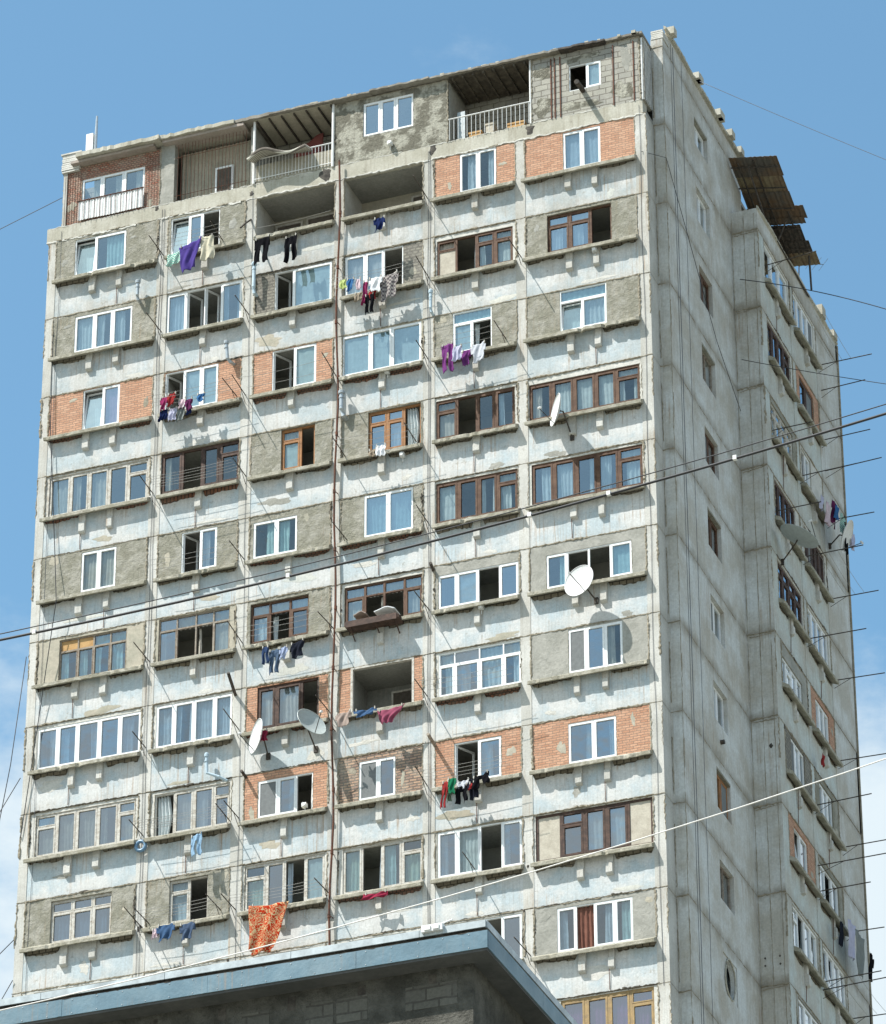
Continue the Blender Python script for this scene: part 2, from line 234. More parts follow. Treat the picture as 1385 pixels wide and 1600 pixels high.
def split(mb,name,mat,parent,T=None,**k):
    '''one object for each connected piece of the mesh'''
    par=list(range(len(mb.v)))
    def fd(a):
        while par[a]!=a: par[a]=par[par[a]]; a=par[a]
        return a
    for f in mb.f:
        for q in f[1:]: par[fd(q)]=fd(f[0])
    gr={}
    for f in mb.f: gr.setdefault(fd(f[0]),[]).append(f)
    o=None
    for fs in gr.values():
        ids=sorted({q for f in fs for q in f}); mp={v:i for i,v in enumerate(ids)}; m=MB(); m.v=[mb.v[i] for i in ids]; m.f=[tuple(mp[q] for q in f) for f in fs]; o=m.build(name,mat,parent,T,**k)
    return o
def PINV(p):
    m=Matrix.Translation(p.location) if p.type=='EMPTY' else Matrix.Identity(4)
    return m.inverted()
def empty(name,loc,label,cat,group=None,kind=None):
    o=bpy.data.objects.new(name,None); sc.collection.objects.link(o); o.location=loc; o.empty_display_size=.3
    return tag(o,label,cat,group,kind)
def tag(o,label=None,cat=None,group=None,kind=None):
    if label: o['label']=label
    if cat: o['category']=cat
    if group: o['group']=group
    if kind: o['kind']=kind
    return o
def TF(u,o,z): return (u,-o,z)
X1,X2=.37,1.25
def TS(u,o,z): return (X2+o,u,z)
def TS1(u,o,z): return (X1+o,u,z)
def j(a): return R.uniform(-a,a)
def bead(mb,u0,z0,u1,z1,r=.022,o=0,jit=.016,step=.055):
    L_=math.hypot(u1-u0,z1-z0); n=max(2,int(L_/step)); pts=[];rs=[]
    q=R.uniform(0,9)
    for i in range(n+1):
        t=i/n; pts.append((u0+(u1-u0)*t+j(jit),o+j(.006),z0+(z1-z0)*t+j(jit))); rs.append(max(.006,r*(.55+.5*math.sin(q+i*.35)*R.random()+R.random()*.5)))
    mb.tube(pts,rs,5)
WIN={
 'A0':(-18.99,-16.79,-2.28,-0.71,[-18.28, -17.52],'pvc','ccc','redbrick'),
 'A1':(-19.10,-17.32,-1.52,-0.16,[-18.39],'pvc','lt','olive'),
 'B1':(-15.78,-14.10,-1.52,-0.15,[-15.16, -14.69],'pvc','lgo','olive'),
 'A2':(-18.99,-17.01,-1.52,-0.16,[-18.31, -17.69],'pvc','ccc','olive'),
 'B2':(-15.85,-13.32,-1.52,-0.06,[-15.19, -14.57, -14.01],'pvc','ciec','white'),
 'D0':(-9.29,-7.60,-1.51,-0.24,[-8.72, -8.2],'pvc','ggg','grey'),
 'C2':(-12.21,-10.30,-1.52,-0.08,[-11.59],'pvc','if','stone'),
 'D2':(-9.86,-7.94,-1.52,-0.06,[-9.19, -8.58],'pvc','cco','stone'),
 'F0':(-2.46,-1.40,-1.52,-0.57,[-1.88],'pvc','of','block'),
 'E1':(-6.07,-4.87,-1.52,-0.06,[-5.47],'pvc','cc','brick'),
 'F1':(-2.69,-1.48,-1.52,-0.11,[-2.08],'pvc','cc','brick'),
 'E2':(-6.83,-4.36,-1.52,-0.20,[-6.21, -5.56, -4.96],'brown','SoCC','white'),
 'F2':(-3.24,-1.17,-1.52,-0.14,[-2.54, -1.86],'brown','CCo','olive'),
 'A3':(-18.60,-17.35,-1.52,-0.06,[-17.93],'pvc','lk','brick'),
 'B3':(-15.82,-14.03,-1.52,-0.06,[-15.19, -14.59],'pvc','iff','brick'),
 'A4':(-19.63,-16.31,-1.52,-0.10,[-18.93, -18.3, -17.64, -16.99],'peel','cccgG','peel'),
 'B4':(-15.86,-13.25,-1.52,-0.06,[-15.16, -14.51, -13.92],'darkwood','cogG','olive'),
 'C3':(-12.23,-10.77,-1.52,-0.06,[-11.5],'pvc','if','brick'),
 'D3':(-9.93,-7.33,-1.52,-0.06,[-8.99, -8.3],'pvc','fff','tan'),
 'C4':(-11.88,-10.77,-1.52,-0.06,[-11.26],'orange','Fo','olive'),
 'D4':(-9.04,-7.33,-1.52,-0.07,[-8.45, -7.9],'orange','GCw','olive'),
 'C5':(-12.73,-11.30,-1.52,-0.25,[-11.98],'pvc','tt','olive'),
 'D5':(-9.15,-7.57,-1.52,-0.06,[-8.38],'pvc','tt','olive'),
 'E3':(-6.30,-5.05,-1.52,-0.06,[-5.67],'pvc','^fo','olive'),
 'F3':(-2.87,-1.39,-1.52,-0.06,[-2.18],'pvc','^lc','olive'),
 'E4':(-6.87,-4.35,-1.52,-0.14,[-6.2, -5.58, -4.99],'brown','Qogc','white'),
 'F4':(-3.90,-0.42,-1.52,-0.23,[-3.18, -2.5, -1.82, -1.17],'brown','rcccC','white'),
 'E5':(-6.87,-4.29,-1.52,-0.11,[-6.18, -5.54, -4.94],'brown','cgcC','white'),
 'F5':(-3.85,-0.40,-1.52,-0.11,[-3.17, -2.48, -1.82, -1.15],'brown','ccccC','white'),
 'A5':(-18.41,-17.24,-1.52,-0.11,[-17.83],'pvc','cc','olive'),
 'B5':(-15.08,-13.92,-1.52,-0.11,[-14.47],'pvc','ic','olive'),
 'A6':(-19.03,-16.81,-1.52,-0.12,[-18.43, -17.91, -17.36],'greywood','RhRhRtRt','tan'),
 'B6':(-15.76,-13.45,-1.52,-0.06,[-15.18, -14.56, -13.99],'greywood','RbRoRoRc','tan'),
 'A7':(-19.62,-16.25,-1.52,-0.14,[-18.96, -18.32, -17.6, -16.93],'pvc','cbbbb','white'),
 'B7':(-15.75,-13.30,-1.52,-0.09,[-15.18, -14.54, -13.87],'pvc','cccc','white'),
 'C6':(-12.77,-10.89,-1.52,-0.15,[-12.16, -11.51],'brown','RcRoRg','olive'),
 'D6':(-9.77,-7.30,-1.52,-0.16,[-9.13, -8.52, -7.88],'brown','RcRoRoRc','brown'),
 'C7':(-12.50,-10.54,-1.52,-0.09,[-11.92, -11.1],'darkwood','cco','brick'),
 'C8':(-12.42,-10.69,-1.52,-0.30,[-11.79, -11.21],'pvc','nbo','brick'),
 'D8':(-9.26,-8.12,-1.52,-0.24,[-8.66],'pvc','nb','oldbrick'),
 'E6':(-6.79,-4.29,-1.52,-0.38,[-6.21, -5.54, -4.88],'pvc','bfob','grey'),
 'F6':(-3.43,-0.79,-1.52,-0.38,[-2.79, -2.11, -1.46],'pvc','toot','grey'),
 'E7':(-6.79,-4.24,-1.52,-0.08,[-6.3, -5.53, -4.79],'pvc','RcRbRcRc','white'),
 'F7':(-2.79,-1.14,-1.52,-0.08,[-2.24, -1.68],'pvc','nbc','grey'),
 'E8':(-6.31,-4.87,-1.52,-0.20,[-5.57],'pvc','ib','brick'),
 'F8':(-2.84,-1.39,-1.52,-0.21,[-2.07],'pvc','bb','brick'),
 'A8':(-19.56,-16.33,-1.52,-0.13,[-18.9, -18.25, -17.56, -16.9],'peel','CcccC','white'),
 'B8':(-15.72,-13.32,-1.52,-0.13,[-15.1, -14.48, -13.83],'peel','wccC','white'),
 'A9':(-18.92,-16.97,-1.52,-0.15,[-18.24, -17.59],'peel','DDD','olive'),
 'B9':(-15.14,-13.92,-1.52,-0.14,[-14.52],'peel','Co','olive'),
 'C9':(-12.79,-10.30,-1.52,-0.06,[-12.13, -11.54, -10.92],'peel','Ybof','white'),
 'D9':(-9.74,-7.29,-1.52,-0.06,[-9.15, -8.55, -7.93],'peel','yotY','white'),
 'E9':(-6.82,-4.27,-1.52,-0.06,[-6.23, -5.53, -4.88],'pvc','bcob','grey'),
 'F9':(-3.87,-0.38,-1.52,-0.06,[-3.12, -2.43, -1.77, -1.11],'darkwood','sGccs','white'),
 'F10':(-3.26,-1.03,-1.52,-0.15,[-2.7, -2.16, -1.56],'pvc','cmct','grey'),
 'F11':(-3.19,-0.48,-1.52,-0.06,[-2.48, -1.81, -1.17],'yellow','pppP','white'),
 'E10':(-6.60,-4.30,-1.52,-0.10,[-6.0, -5.4, -4.9],'pvc','boob','grey'),
 'E11':(-6.40,-4.90,-1.52,-0.10,[-5.6],'pvc','cc','white'),
}
LAUNDRY=[
 ('towel', -15.6, -4.78, -15.13, -4.7, 0.48, 'mint', 'cloth', 'small mint and white striped cloth at the left end of the top left laundry line'),
 ('sheet', -15.17, -4.69, -14.39, -4.45, 1.05, 'violet', 'bed_sheet', 'violet bed sheet bunched on the line under the topmost three pane window'),
 ('towel', -14.46, -4.43, -14.02, -4.44, 0.91, 'cream', 'pillowcase', 'cream pillowcase hanging beside the violet bed sheet'),
 ('cap', -14.4, -4.3, -14.16, -4.36, 0.29, 'beige', 'hat', 'round beige hat on top of the cream pillowcase'),
 ('trousers', -12.62, -4.98, -12.1, -4.9, 0.95, 'black', 'trousers', 'long black trousers blown left under the open left loggia'),
 ('trousers', -11.62, -5.11, -11.22, -5.04, 0.95, 'black', 'trousers', 'black trousers hanging near the iron pipe under the open left loggia'),
 ('shirt', -8.65, -5.13, -8.27, -5.11, 0.52, 'navy', 'shirt', 'navy shirt hanging alone below the open right loggia'),
 ('towel', -9.8, -7.09, -9.57, -7.05, 0.37, 'lime', 'cloth', 'lime green cloth, first on the crowded line beside the iron pipe'),
 ('shirt', -9.53, -7.13, -9.29, -7.12, 0.47, 'blue', 'shirt', 'bright blue shirt beside the lime green cloth'),
 ('towel', -9.27, -7.17, -9.1, -7.14, 0.42, 'palepink', 'cloth', 'pale pink cloth next to the bright blue shirt'),
 ('towel', -9.04, -7.27, -8.89, -7.26, 0.84, 'magenta', 'towel', 'narrow magenta towel hanging on the crowded line'),
 ('shirt', -8.85, -7.64, -8.6, -7.63, 0.37, 'red', 'shirt', 'red shirt below the magenta towel'),
 ('towel', -9.23, -7.78, -8.99, -7.74, 0.33, 'beige', 'cloth', 'beige cloth dangling lowest left below the magenta towel'),
 ('trousers', -8.95, -7.85, -8.66, -7.78, 0.7, 'black', 'leggings', 'black leggings hanging lowest below the red shirt'),
 ('shirt', -8.83, -7.27, -8.37, -7.24, 0.56, 'white', 'shirt', 'white shirt between the magenta towel and the plaid shirt'),
 ('shirt', -8.54, -7.25, -7.87, -7.1, 0.93, 'plaid', 'shirt', 'grey plaid shirt at the right end of the crowded line'),
 ('shirt', -15.7, -10.01, -15.44, -9.98, 0.51, 'magenta', 'blouse', 'magenta blouse at the left end of the line beside the tilted window'),
 ('shirt', -15.4, -9.99, -15.12, -9.96, 0.46, 'red', 'shirt', 'red shirt pegged beside the magenta blouse'),
 ('towel', -15.69, -10.43, -15.43, -10.4, 0.42, 'navy', 'cloth', 'navy cloth below the magenta blouse'),
 ('towel', -15.41, -10.45, -15.13, -10.42, 0.46, 'palelilac', 'cloth', 'pale lilac cloth below the red shirt'),
 ('shirt', -15.09, -10.19, -14.84, -10.16, 0.37, 'palepink', 'shirt', 'pale pink shirt in the middle of the mixed small laundry'),
 ('towel', -15.13, -10.46, -14.87, -10.43, 0.51, 'greyg', 'towel', 'grey towel hanging low in the mixed small laundry'),
 ('shirt', -14.84, -10.3, -14.58, -10.26, 0.42, 'plum', 'shirt', 'plum shirt right of the pale pink shirt'),
 ('towel', -14.81, -10.49, -14.66, -10.47, 0.32, 'navy', 'sock', 'navy sock hanging under the plum shirt'),
 ('shirt', -14.48, -10.12, -14.22, -10.09, 0.32, 'blue', 'shirt', 'small blue shirt pegged apart at the right end of the line'),
 ('trousers', -6.47, -10.21, -6.08, -10.14, 1.0, 'purple', 'trousers', 'purple trousers at the left end of the line below the transom window'),
 ('towel', -6.04, -10.42, -5.75, -10.39, 0.54, 'palelilac', 'cloth', 'pale lilac cloth between two purple garments'),
 ('shirt', -5.83, -10.49, -5.51, -10.45, 0.59, 'purple', 'shirt', 'purple shirt beside the pale grey shirt'),
 ('shirt', -5.51, -10.43, -5.03, -10.35, 0.68, 'greyw', 'shirt', 'pale grey shirt at the right end beside purple laundry'),
 ('towel', -8.81, -13.34, -8.54, -13.3, 0.27, 'beige', 'cloth', 'beige cloth folded low beside the white square cloth'),
 ('towel', -8.54, -13.3, -8.21, -13.29, 0.4, 'white', 'cloth', 'white square cloth below the orange brown window'),
 ('trousers', -12.07, -19.48, -11.87, -19.46, 0.6, 'denim', 'jeans', 'dark blue jeans, leftmost on the denim line'),
 ('trousers', -11.91, -19.56, -11.58, -19.51, 0.81, 'denim2', 'jeans', 'faded blue jeans hanging diagonal beside the dark jeans'),
 ('shirt', -11.54, -19.59, -11.27, -19.55, 0.43, 'stripe', 'shirt', 'blue striped shirt in the middle of the denim line'),
 ('shirt', -11.23, -19.48, -10.79, -19.35, 0.56, 'ink', 'shirt', 'dark ink coloured shirt at the right end of the denim line'),
 ('towel', -12.08, -22.24, -11.86, -22.22, 0.38, 'crimson', 'cloth', 'small crimson cloth beside the edge-on white dish'),
 ('shirt', -9.71, -22.14, -9.21, -22.11, 0.5, 'beigepink', 'blouse', 'beige blouse at the left end under the open brick sided loggia'),
 ('shirt', -9.15, -22.12, -8.43, -22.13, 0.25, 'blue2', 'shirt', 'rumpled blue shirt under the open brick sided loggia'),
 ('sheetr', -8.49, -22.2, -7.62, -22.12, 0.5, 'rose', 'towel', 'rose towel blown diagonal under the open brick sided loggia'),
 ('trousers', -6.41, -24.96, -6.22, -24.92, 0.85, 'red', 'trousers', 'red trousers at the far left of the dark laundry'),
 ('towel', -6.28, -24.93, -6.14, -24.89, 0.61, 'greenw', 'scarf', 'green and white scarf next to the red trousers'),
 ('shirt', -6.24, -24.9, -5.97, -24.86, 0.53, 'green', 'shirt', 'green shirt in the dark laundry bundle'),
 ('trousers', -6.04, -25.13, -5.69, -25.08, 0.57, 'black', 'trousers', 'black trousers in front of the dark laundry bundle'),
 ('shirt', -6.04, -24.93, -5.65, -24.88, 0.33, 'greyw', 'shirt', 'pale grey shirt above the black trousers'),
 ('shirt', -5.69, -24.95, -5.34, -24.9, 0.69, 'ink', 'jacket', 'ink coloured jacket hanging in the dark laundry bundle'),
 ('towel', -5.58, -25.14, -5.44, -25.1, 0.24, 'red', 'cloth', 'small red cloth on the ink coloured jacket'),
 ('trousers', -5.5, -24.99, -4.99, -24.84, 0.41, 'black', 'leggings', 'black leggings pointing up right at the end of the dark laundry'),
 ('trousers', -14.27, -25.21, -13.93, -25.1, 0.7, 'paleblue', 'trousers', 'pale blue trousers hanging alone under the window with the parted curtain'),
 ('towel', -15.42, -27.95, -15.2, -27.91, 0.33, 'palepink', 'cloth', 'pale pink cloth beside the large blue trousers'),
 ('shirtw', -15.24, -27.9, -14.66, -27.88, 0.53, 'blue2', 'shirt', 'wide blue shirt hanging left above the roof edge'),
 ('shirtw', -14.51, -28.02, -14.03, -27.94, 0.57, 'blue3', 'shirt', 'slate blue shirt right of the wide blue shirt'),
 ('rug', -12.33, -27.81, -11.1, -27.84, 1.57, 'rug', 'carpet', 'orange and cream patterned carpet hanging over the roof edge'),
 ('towelflat', -8.94, -27.88, -8.2, -27.87, 0.2, 'crimson', 'towel', 'crimson towel lying on the ledge beside the open brown doorway window'),
]
# ---------------------------------------------------------------- tower
H=2.9; ROWS=13; ZB=-50.0
tower=empty('apartment_tower',(-10,8,ZB),'tall worn concrete apartment tower with patched balconies, mismatched windows and laundry','apartment tower')
BAY=dict(A=(-19.75,-16.23),B=(-15.86,-13.25),C=(-12.86,-10.22),D=(-9.90,-7.28),E=(-6.90,-4.25),F=(-3.93,-0.36))
BR=dict(A=(-18.42,-17.50),B=(-14.56,),C=(-11.55,),D=(-8.58,),E=(-5.55,),F=(-2.52,-1.66))
def T(name,m,parent=tower): return lambda mb,T_=None,**k: mb.build(name,m,parent,T_,**k)
# core and floor slabs
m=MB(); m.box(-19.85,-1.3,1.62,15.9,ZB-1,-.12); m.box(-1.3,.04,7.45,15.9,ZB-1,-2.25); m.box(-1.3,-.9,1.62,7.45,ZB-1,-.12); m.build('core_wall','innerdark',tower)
m=MB(); m.box(-20.04,-19.86,.002,16.03,ZB,-2.4); m.box(-19.62,-19.5,.002,16.03,-2.4,-.1); split(m,'left_wall','side',tower)
m=MB()
for k in range(0,ROWS+1):
    z=-H*k
    if k: m.box(-19.85,-.02,.16,1.6,z-.06,z+.14)
split(m,'floor_slab','innerlight',tower)
m=MB(); m.box(-19.85,-.02,1.5,1.6,-45,-2.9); m.build('room_back_wall','inner',tower)
# doors seen at the back of the open loggias
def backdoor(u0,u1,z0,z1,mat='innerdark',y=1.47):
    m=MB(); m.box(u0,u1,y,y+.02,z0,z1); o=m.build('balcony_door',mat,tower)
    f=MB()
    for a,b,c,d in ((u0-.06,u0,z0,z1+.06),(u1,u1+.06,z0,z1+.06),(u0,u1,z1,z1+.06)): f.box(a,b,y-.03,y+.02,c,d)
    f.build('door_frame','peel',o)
# piers
def pier(u0,u1,Tm,top=1,bot=ROWS,depth=1.5,mat='pier',name='pier',o0=0.0):
    m=MB(); d=MB()
    for k in range(top,bot+1):
        z=-H*k
        zt,zb=z-.035,z-H-.012
        n=7
        for i in range(n):  # slightly uneven faces
            pass
        m.box(u0,u1,-depth,o0+(k%3)*.002,zb,zt)
        bead(d,u0-.02,z-.022,u1+.02,z-.022+j(.02),.016,o0,.012)
    o=m.build(name,mat,tower,Tm); d.build('panel_joint','joint',o,Tm)
    e=MB()
    for u in (u0+.01,u1-.01):
        for k in range(top,bot):
            z=-H*k
            if R.random()<.9: bead(e,u,z-.08,u+j(.02),z-1.45,.014+R.random()*.03,o0,.02,.06)
    if e.v: e.build('broken_edge','joint',o,Tm)
us=[(-20.04,-19.75),(-16.23,-15.86),(-13.25,-12.86),(-10.22,-9.90),(-7.28,-6.90),(-4.25,-3.93),(-.36,0.0)]
for a,b in us: pier(a,b,TF)
def ledge_mesh(u0,u1,zt,mb,dep=.26,th=.10,bad=1.0):
    n=max(4,int((u1-u0)/.09)); base=len(mb.v); prof=[(0,.0),(dep*.97,-.165*dep/.3),(dep,-.175*dep/.3),(dep*.985,-.175*dep/.3-th),(dep*.85,-.175*dep/.3-th-.005),(0,-.15)]
    for i in range(n+1):
        u=u0+(u1-u0)*i/n; s=1+.0
        chip=R.random()**16*.08*bad
        for (o,z) in prof: mb.v.append((u+j(.008),max(0,o-(chip if o>.2 else 0)+(j(.006)*bad+.008*bad*math.sin(u*2.3+zt*3) if o>.01 else 0)),zt+z+j(.006)*bad))
    p=len(prof)
    for i in range(n):
        for q in range(p):
            q2=(q+1)%p; mb.f.append((base+i*p+q,base+i*p+q2,base+(i+1)*p+q2,base+(i+1)*p+q))
    mb.f.append(tuple(base+q for q in range(p))[::-1]); mb.f.append(tuple(base+n*p+q for q in range(p)))
def spandrel(u0,u1,brs,k,Tm,under='underbrick',mat='blue',last=False):
    z=-H*k; zt=z-1.63; zb=z-H-.015
    p=MB(); n=int((u1-u0)/.07); tops=[]
    lv=R.uniform(.09,.2)
    for i in range(n+1):
        u=u0+(u1-u0)*i/n
        solid=any(abs(u-b)<.17 for b in brs) or u-u0<.06 or u1-u<.06 or (len(brs)==2 and brs[0]<u<brs[1])
        tops.append((u,zt-(0 if solid else max(.02,lv+j(.025)+.03*math.sin(u*5+k)))))
    for i in range(n):
        (ua,ta),(ub,tb)=tops[i],tops[i+1]; b=len(p.v); f=-.012
        p.v+=[(ua,f,zb),(ub,f,zb),(ub,f,tb),(ua,f,ta),(ua,f-.06,ta),(ub,f-.06,tb)]
        p.f+=[(b,b+1,b+2,b+3),(b+3,b+2,b+5,b+4)]
    p.box(u0,u1,-.16,-.075,zb,z-1.5)
    o=p.build('spandrel_panel',mat,tower,Tm)
    s=MB(); s.box(u0,u1,-.074,-.052,zt-.27,zt+.02); s.build('exposed_brick_strip',under,o,Tm)
    for b in brs:
        q=MB(); w=.10+j(.012); h=.66+j(.06)
        v=len(q.v); zt2=zt+.02
        prof=[(-.012,0),(.075,0),(.06,-h*.5),(.12,-h*.53),(.12,-h+.03),(.10,-h),(-.012,-h-.03)]
        for sx in (-1,1):
            for (oo,zz) in prof: q.v.append((b+sx*w*(1 if oo<.08 else .95)+j(.005),oo+j(.005),zt2+zz+j(.006)))
        c=len(prof)
        for i in range(c):
            i2=(i+1)%c; q.f.append((v+i,v+i2,v+c+i2,v+c+i))
        q.f.append(tuple(v+i for i in range(c))[::-1]); q.f.append(tuple(v+c+i for i in range(c)))
        q.build('bracket','pier',o,Tm)
        if R.random()<.4:
            t=MB(); uu=b-.1+R.random()*.03; t.tube([(uu,.05,zt-.0),(uu+j(.01),.02,zt-.9),(uu,.01,zb+.05)],.011,5); t.build('tie_rod','rust',o,Tm)
    d=MB(); bead(d,u0-.05,zb+.005,u1+.05,zb+.005,.02,-.004,.014); 
    if R.random()<.6:
        a=R.uniform(u0,u1-.8); bead(d,a,zb+.01,a+R.uniform(.4,.9),zb+.0,.035,-.002,.02)
    d.build('ragged_joint','joint' if R.random()<.75 else 'dark',o,Tm)
    l=MB(); ledge_mesh(u0-R.uniform(0,.06),u1+R.uniform(0,.06),z-1.5,l,bad=R.choice([.35,.5,.8,1.5]) if Tm is TF else .3,dep=.26 if Tm is TF else .21); l.build('window_ledge','ledge',tower,Tm)
UND={'A3':'underred','C3':'underred','D3':'underred','B4':'underred','C5':'underred','D5':'underred','E7':'underred','A4':'underred','D9':'underred','C7':'underred'}
for c in 'ABCDEF':
    for k in range(1,ROWS):
        spandrel(*BAY[c],BR[c],k,TF,UND.get(c+str(k),'underbrick'))
# ---------------------------------------------------------------- windows
FW=dict(pvc=(.035,.05),peel=(.045,.05),brown=(.06,.055),darkwood=(.07,.06),orange=(.06,.055),greywood=(.04,.04),yellow=(.06,.06))
def window(u0,u1,z0,z1,mul,fr,cells,Tm,o=-.05,glass='glass',parent=tower):
    if glass=='glass': glass=R.choice(['glass','glass','glass2','glass3'])
    net=R.choice('0011223')
    ow,sw=FW[fr]; us=[u0]+list(mul)+[u1]; F=MB(); G={}; C={}; extra=[]
    def ring(mb,a,b,c,d,w,o0,o1):
        mb.box(a,a+w,o0,o1,c,d); mb.box(b-w,b,o0,o1,c,d); mb.box(a+w,b-w,o0,o1,c,c+w); mb.box(a+w,b-w,o0,o1,d-w,d)
    ring(F,u0,u1,z0,z1,ow,o-.07,o)
    for mm in mul: F.box(mm-ow*.55,mm+ow*.55,o-.068,o-.002,z0+ow,z1-ow)
    if cells[0]=='^':
        cells=cells[1:]; hd=z0+(z1-z0)*.72; F=MB(); ring(F,u0,u1,z0,z1,ow,o-.07,o); F.box(u0+ow,u1-ow,o-.068,o+.002,hd-.035,hd+.035)
        G[glass]=MB(); G[glass].quad((u0+ow,o-.035,hd+.03),(u1-ow,o-.035,hd+.03),(u1-ow,o-.032,z1-ow),(u0+ow,o-.032,z1-ow)); top_=z1-ow
        C['t']=MB(); C['t'].grid(lambda s,t:(u0+ow+(u1-u0-2*ow)*s,o-.1+.015*math.sin(s*50),hd+(z1-ow-hd)*t),40,2); z1=hd+ow-.01
        for mm in mul: F.box(mm-ow*.55,mm+ow*.55,o-.066,o-.001,z0+ow,hd)
    lst=[];i=0
    while i<len(cells):
        if cells[i]=='R': lst.append(('R',cells[i+1])); i+=2
        else: lst.append(('',cells[i])); i+=1
    def pane(a,b,c,d,g):
        G.setdefault(g,MB()); t=j(.004); t2=j(.004)
        G[g].quad((a,o-.035+t,c),(b,o-.035-t,c),(b,o-.035-t+t2,d),(a,o-.035+t+t2,d))
    def curt(a,b,c,d,kind,oo=.12,amp=.022):
        kind=net if kind=='c' else kind; C.setdefault(kind,MB()); fq=R.uniform(38,60); ph=R.random()*6; g=R.uniform(-.02,.02); sw2=R.uniform(.5,1.4)
        C[kind].grid(lambda s,t:(a+(b-a)*s+.01*math.sin(t*4+ph+s*9),o-oo+amp*math.sin(fq*(a+(b-a)*s)+ph+sw2*t)*(.6+.4*(1-t))+.01*math.sin(17*s*t+ph),c+(d-c)*t),max(6,int((b-a)/.022)),5)
    for (rw,ch),a,b in zip(lst,us[:-1],us[1:]):
        a+=ow*.6;b-=ow*.6;c=z0+ow;d=z1-ow
        low=ch.lower(); trans=(ch.isupper()); hd=d
        gg=glass
        if low in 'b' : gg='glassb'
        if trans or rw:
            hd=c+(d-c)*.73
            F.box(a,b,o-.066,o-.004,hd-.025,hd+.025)
            if trans: ring(F,a,b,hd+.02,d,sw*.6,o-.06,o+.004)
            if low=='h': q=MB(); q.box(a,b,o-.04,o-.03,hd+.02,d); extra.append(('infill_board','hard',q)); low='t'
            elif low=='s': curt(a,b,hd,d,'r')
            else:
                pane(a,b,hd+.02,d,gg)
                if low in 'ctpdfq' or rw: curt(a,b,hd,d,low if low in 'ctpdq' else 'c')
            hd-=.02
        if low in 'oweim':
            if low=='w': 
                C.setdefault('c',MB()); C['c'].grid(lambda s,t:(a+(b-a)*(.1+.75*s*(1-.45*abs(t-.5))),o-.12+.05*math.sin(s*22+t*2),c+(hd-c)*t),18,8)
            if low=='m': curt(a,b,c,hd,'m',.09,.035)
            if low in 'ie':
                q=MB(); ang=math.radians(62); w_=b-a; ring(q,0,w_,c,hd,sw,-.03,.02)
                q.v=[(a+x*math.cos(ang)-y*math.sin(ang),o-.05-x*math.sin(ang)-y*math.cos(ang),z) for x,y,z in q.v]; extra.append(('open_sash',fr,q))
            if low=='o' and R.random()<.6:
                w_=(b-a)*R.uniform(.12,.28)
                if R.random()<.5: curt(a,a+w_,c,hd,'c',.2,.03)
                else: curt(b-w_,b,c,hd,'c',.2,.03)
            if low=='o' and fr=='pvc' and R.random()<.4:
                q=MB(); ring(q,a,b,c,hd,.02,o-.06,o-.01); extra.append(('sash_rebate',fr,q))
            continue
        if low=='s':
            q=MB(); q.box(a,b,o-.04,o-.025,c,hd); extra.append(('infill_board','board',q)); continue
        if low=='l':
            q=MB(); ring(q,a,b,c,hd,sw,-.05,.0); q.quad((a,-.025,c),(b,-.025,c),(b,-.025,hd),(a,-.025,hd))
            q.v=[(x,o-.01+y-(z-c)*.13,z-.01) for x,y,z in q.v]
            g2=MB(); g2.v=q.v[-4:]; g2.f=[(0,1,2,3)]; q.v=q.v[:-4]; q.f=q.f[:-1]
            extra.append(('tilted_sash',fr,q)); extra.append(('pane',glass,g2)); curt(a,b,c,hd,'f',.26,.01); continue
        ring(F,a,b,c,hd,sw if fr!='greywood' else .02,o-.062,o+.006)
        if low=='n':
            q=MB(); q.box(a+sw,b-sw,o-.012,o-.008,c+sw,hd-sw); extra.append(('insect_screen','net',q)); continue
        pane(a+sw*.8,b-sw*.8,c+sw*.8,hd-sw*.8,gg)
        if low in 'ctkpydrq':
            v=R.random(); w_=b-a
            if v<.22 and low!='k': curt(a,a+w_*R.uniform(.35,.75),c,hd,low,amp=.03)
            elif v<.42 and low!='k': curt(b-w_*R.uniform(.35,.75),b,c,hd,low,amp=.03)
            elif v<.52 and low!='k': curt(a,a+w_*.3,c,hd,low,amp=.03); curt(b-w_*.28,b,c,hd,low,amp=.03)
            else: curt(a,b,c,hd,low,amp=R.choice([.012,.02,.026]))
        if low=='f': curt(a,b,c,hd,'f',.055,.003)
        if low=='b' and R.random()<.6:
            w_=(b-a)*R.uniform(.3,.6)
            if R.random()<.5: curt(a,a+w_,c,hd,'c')
            else: curt(b-w_,b,c,hd,'c')
    fo=F.build('window',fr,parent,Tm)
    for g,mb in G.items(): mb.build('pane',g,fo,Tm)
    for kk,mb in C.items(): mb.build('curtain','cur_'+kk,fo,Tm,smooth=True)
    for nm,mt,q in extra: q.build(nm,mt,fo,Tm)
    return fo
def patch(mb,u,z,a,b,o):
    n=16; v=len(mb.v); mb.v.append((u,o+.004,z)); ph=R.random()*6
    for i in range(n):
        t=2*math.pi*i/n; q=1+.25*math.sin(2*t+ph)+.18*math.sin(5*t+ph*2)+j(.12); mb.v.append((u+a*q*math.cos(t),o,z+b*q*math.sin(t)))
    for i in range(n): mb.f.append((v,v+1+i,v+1+(i+1)%n))
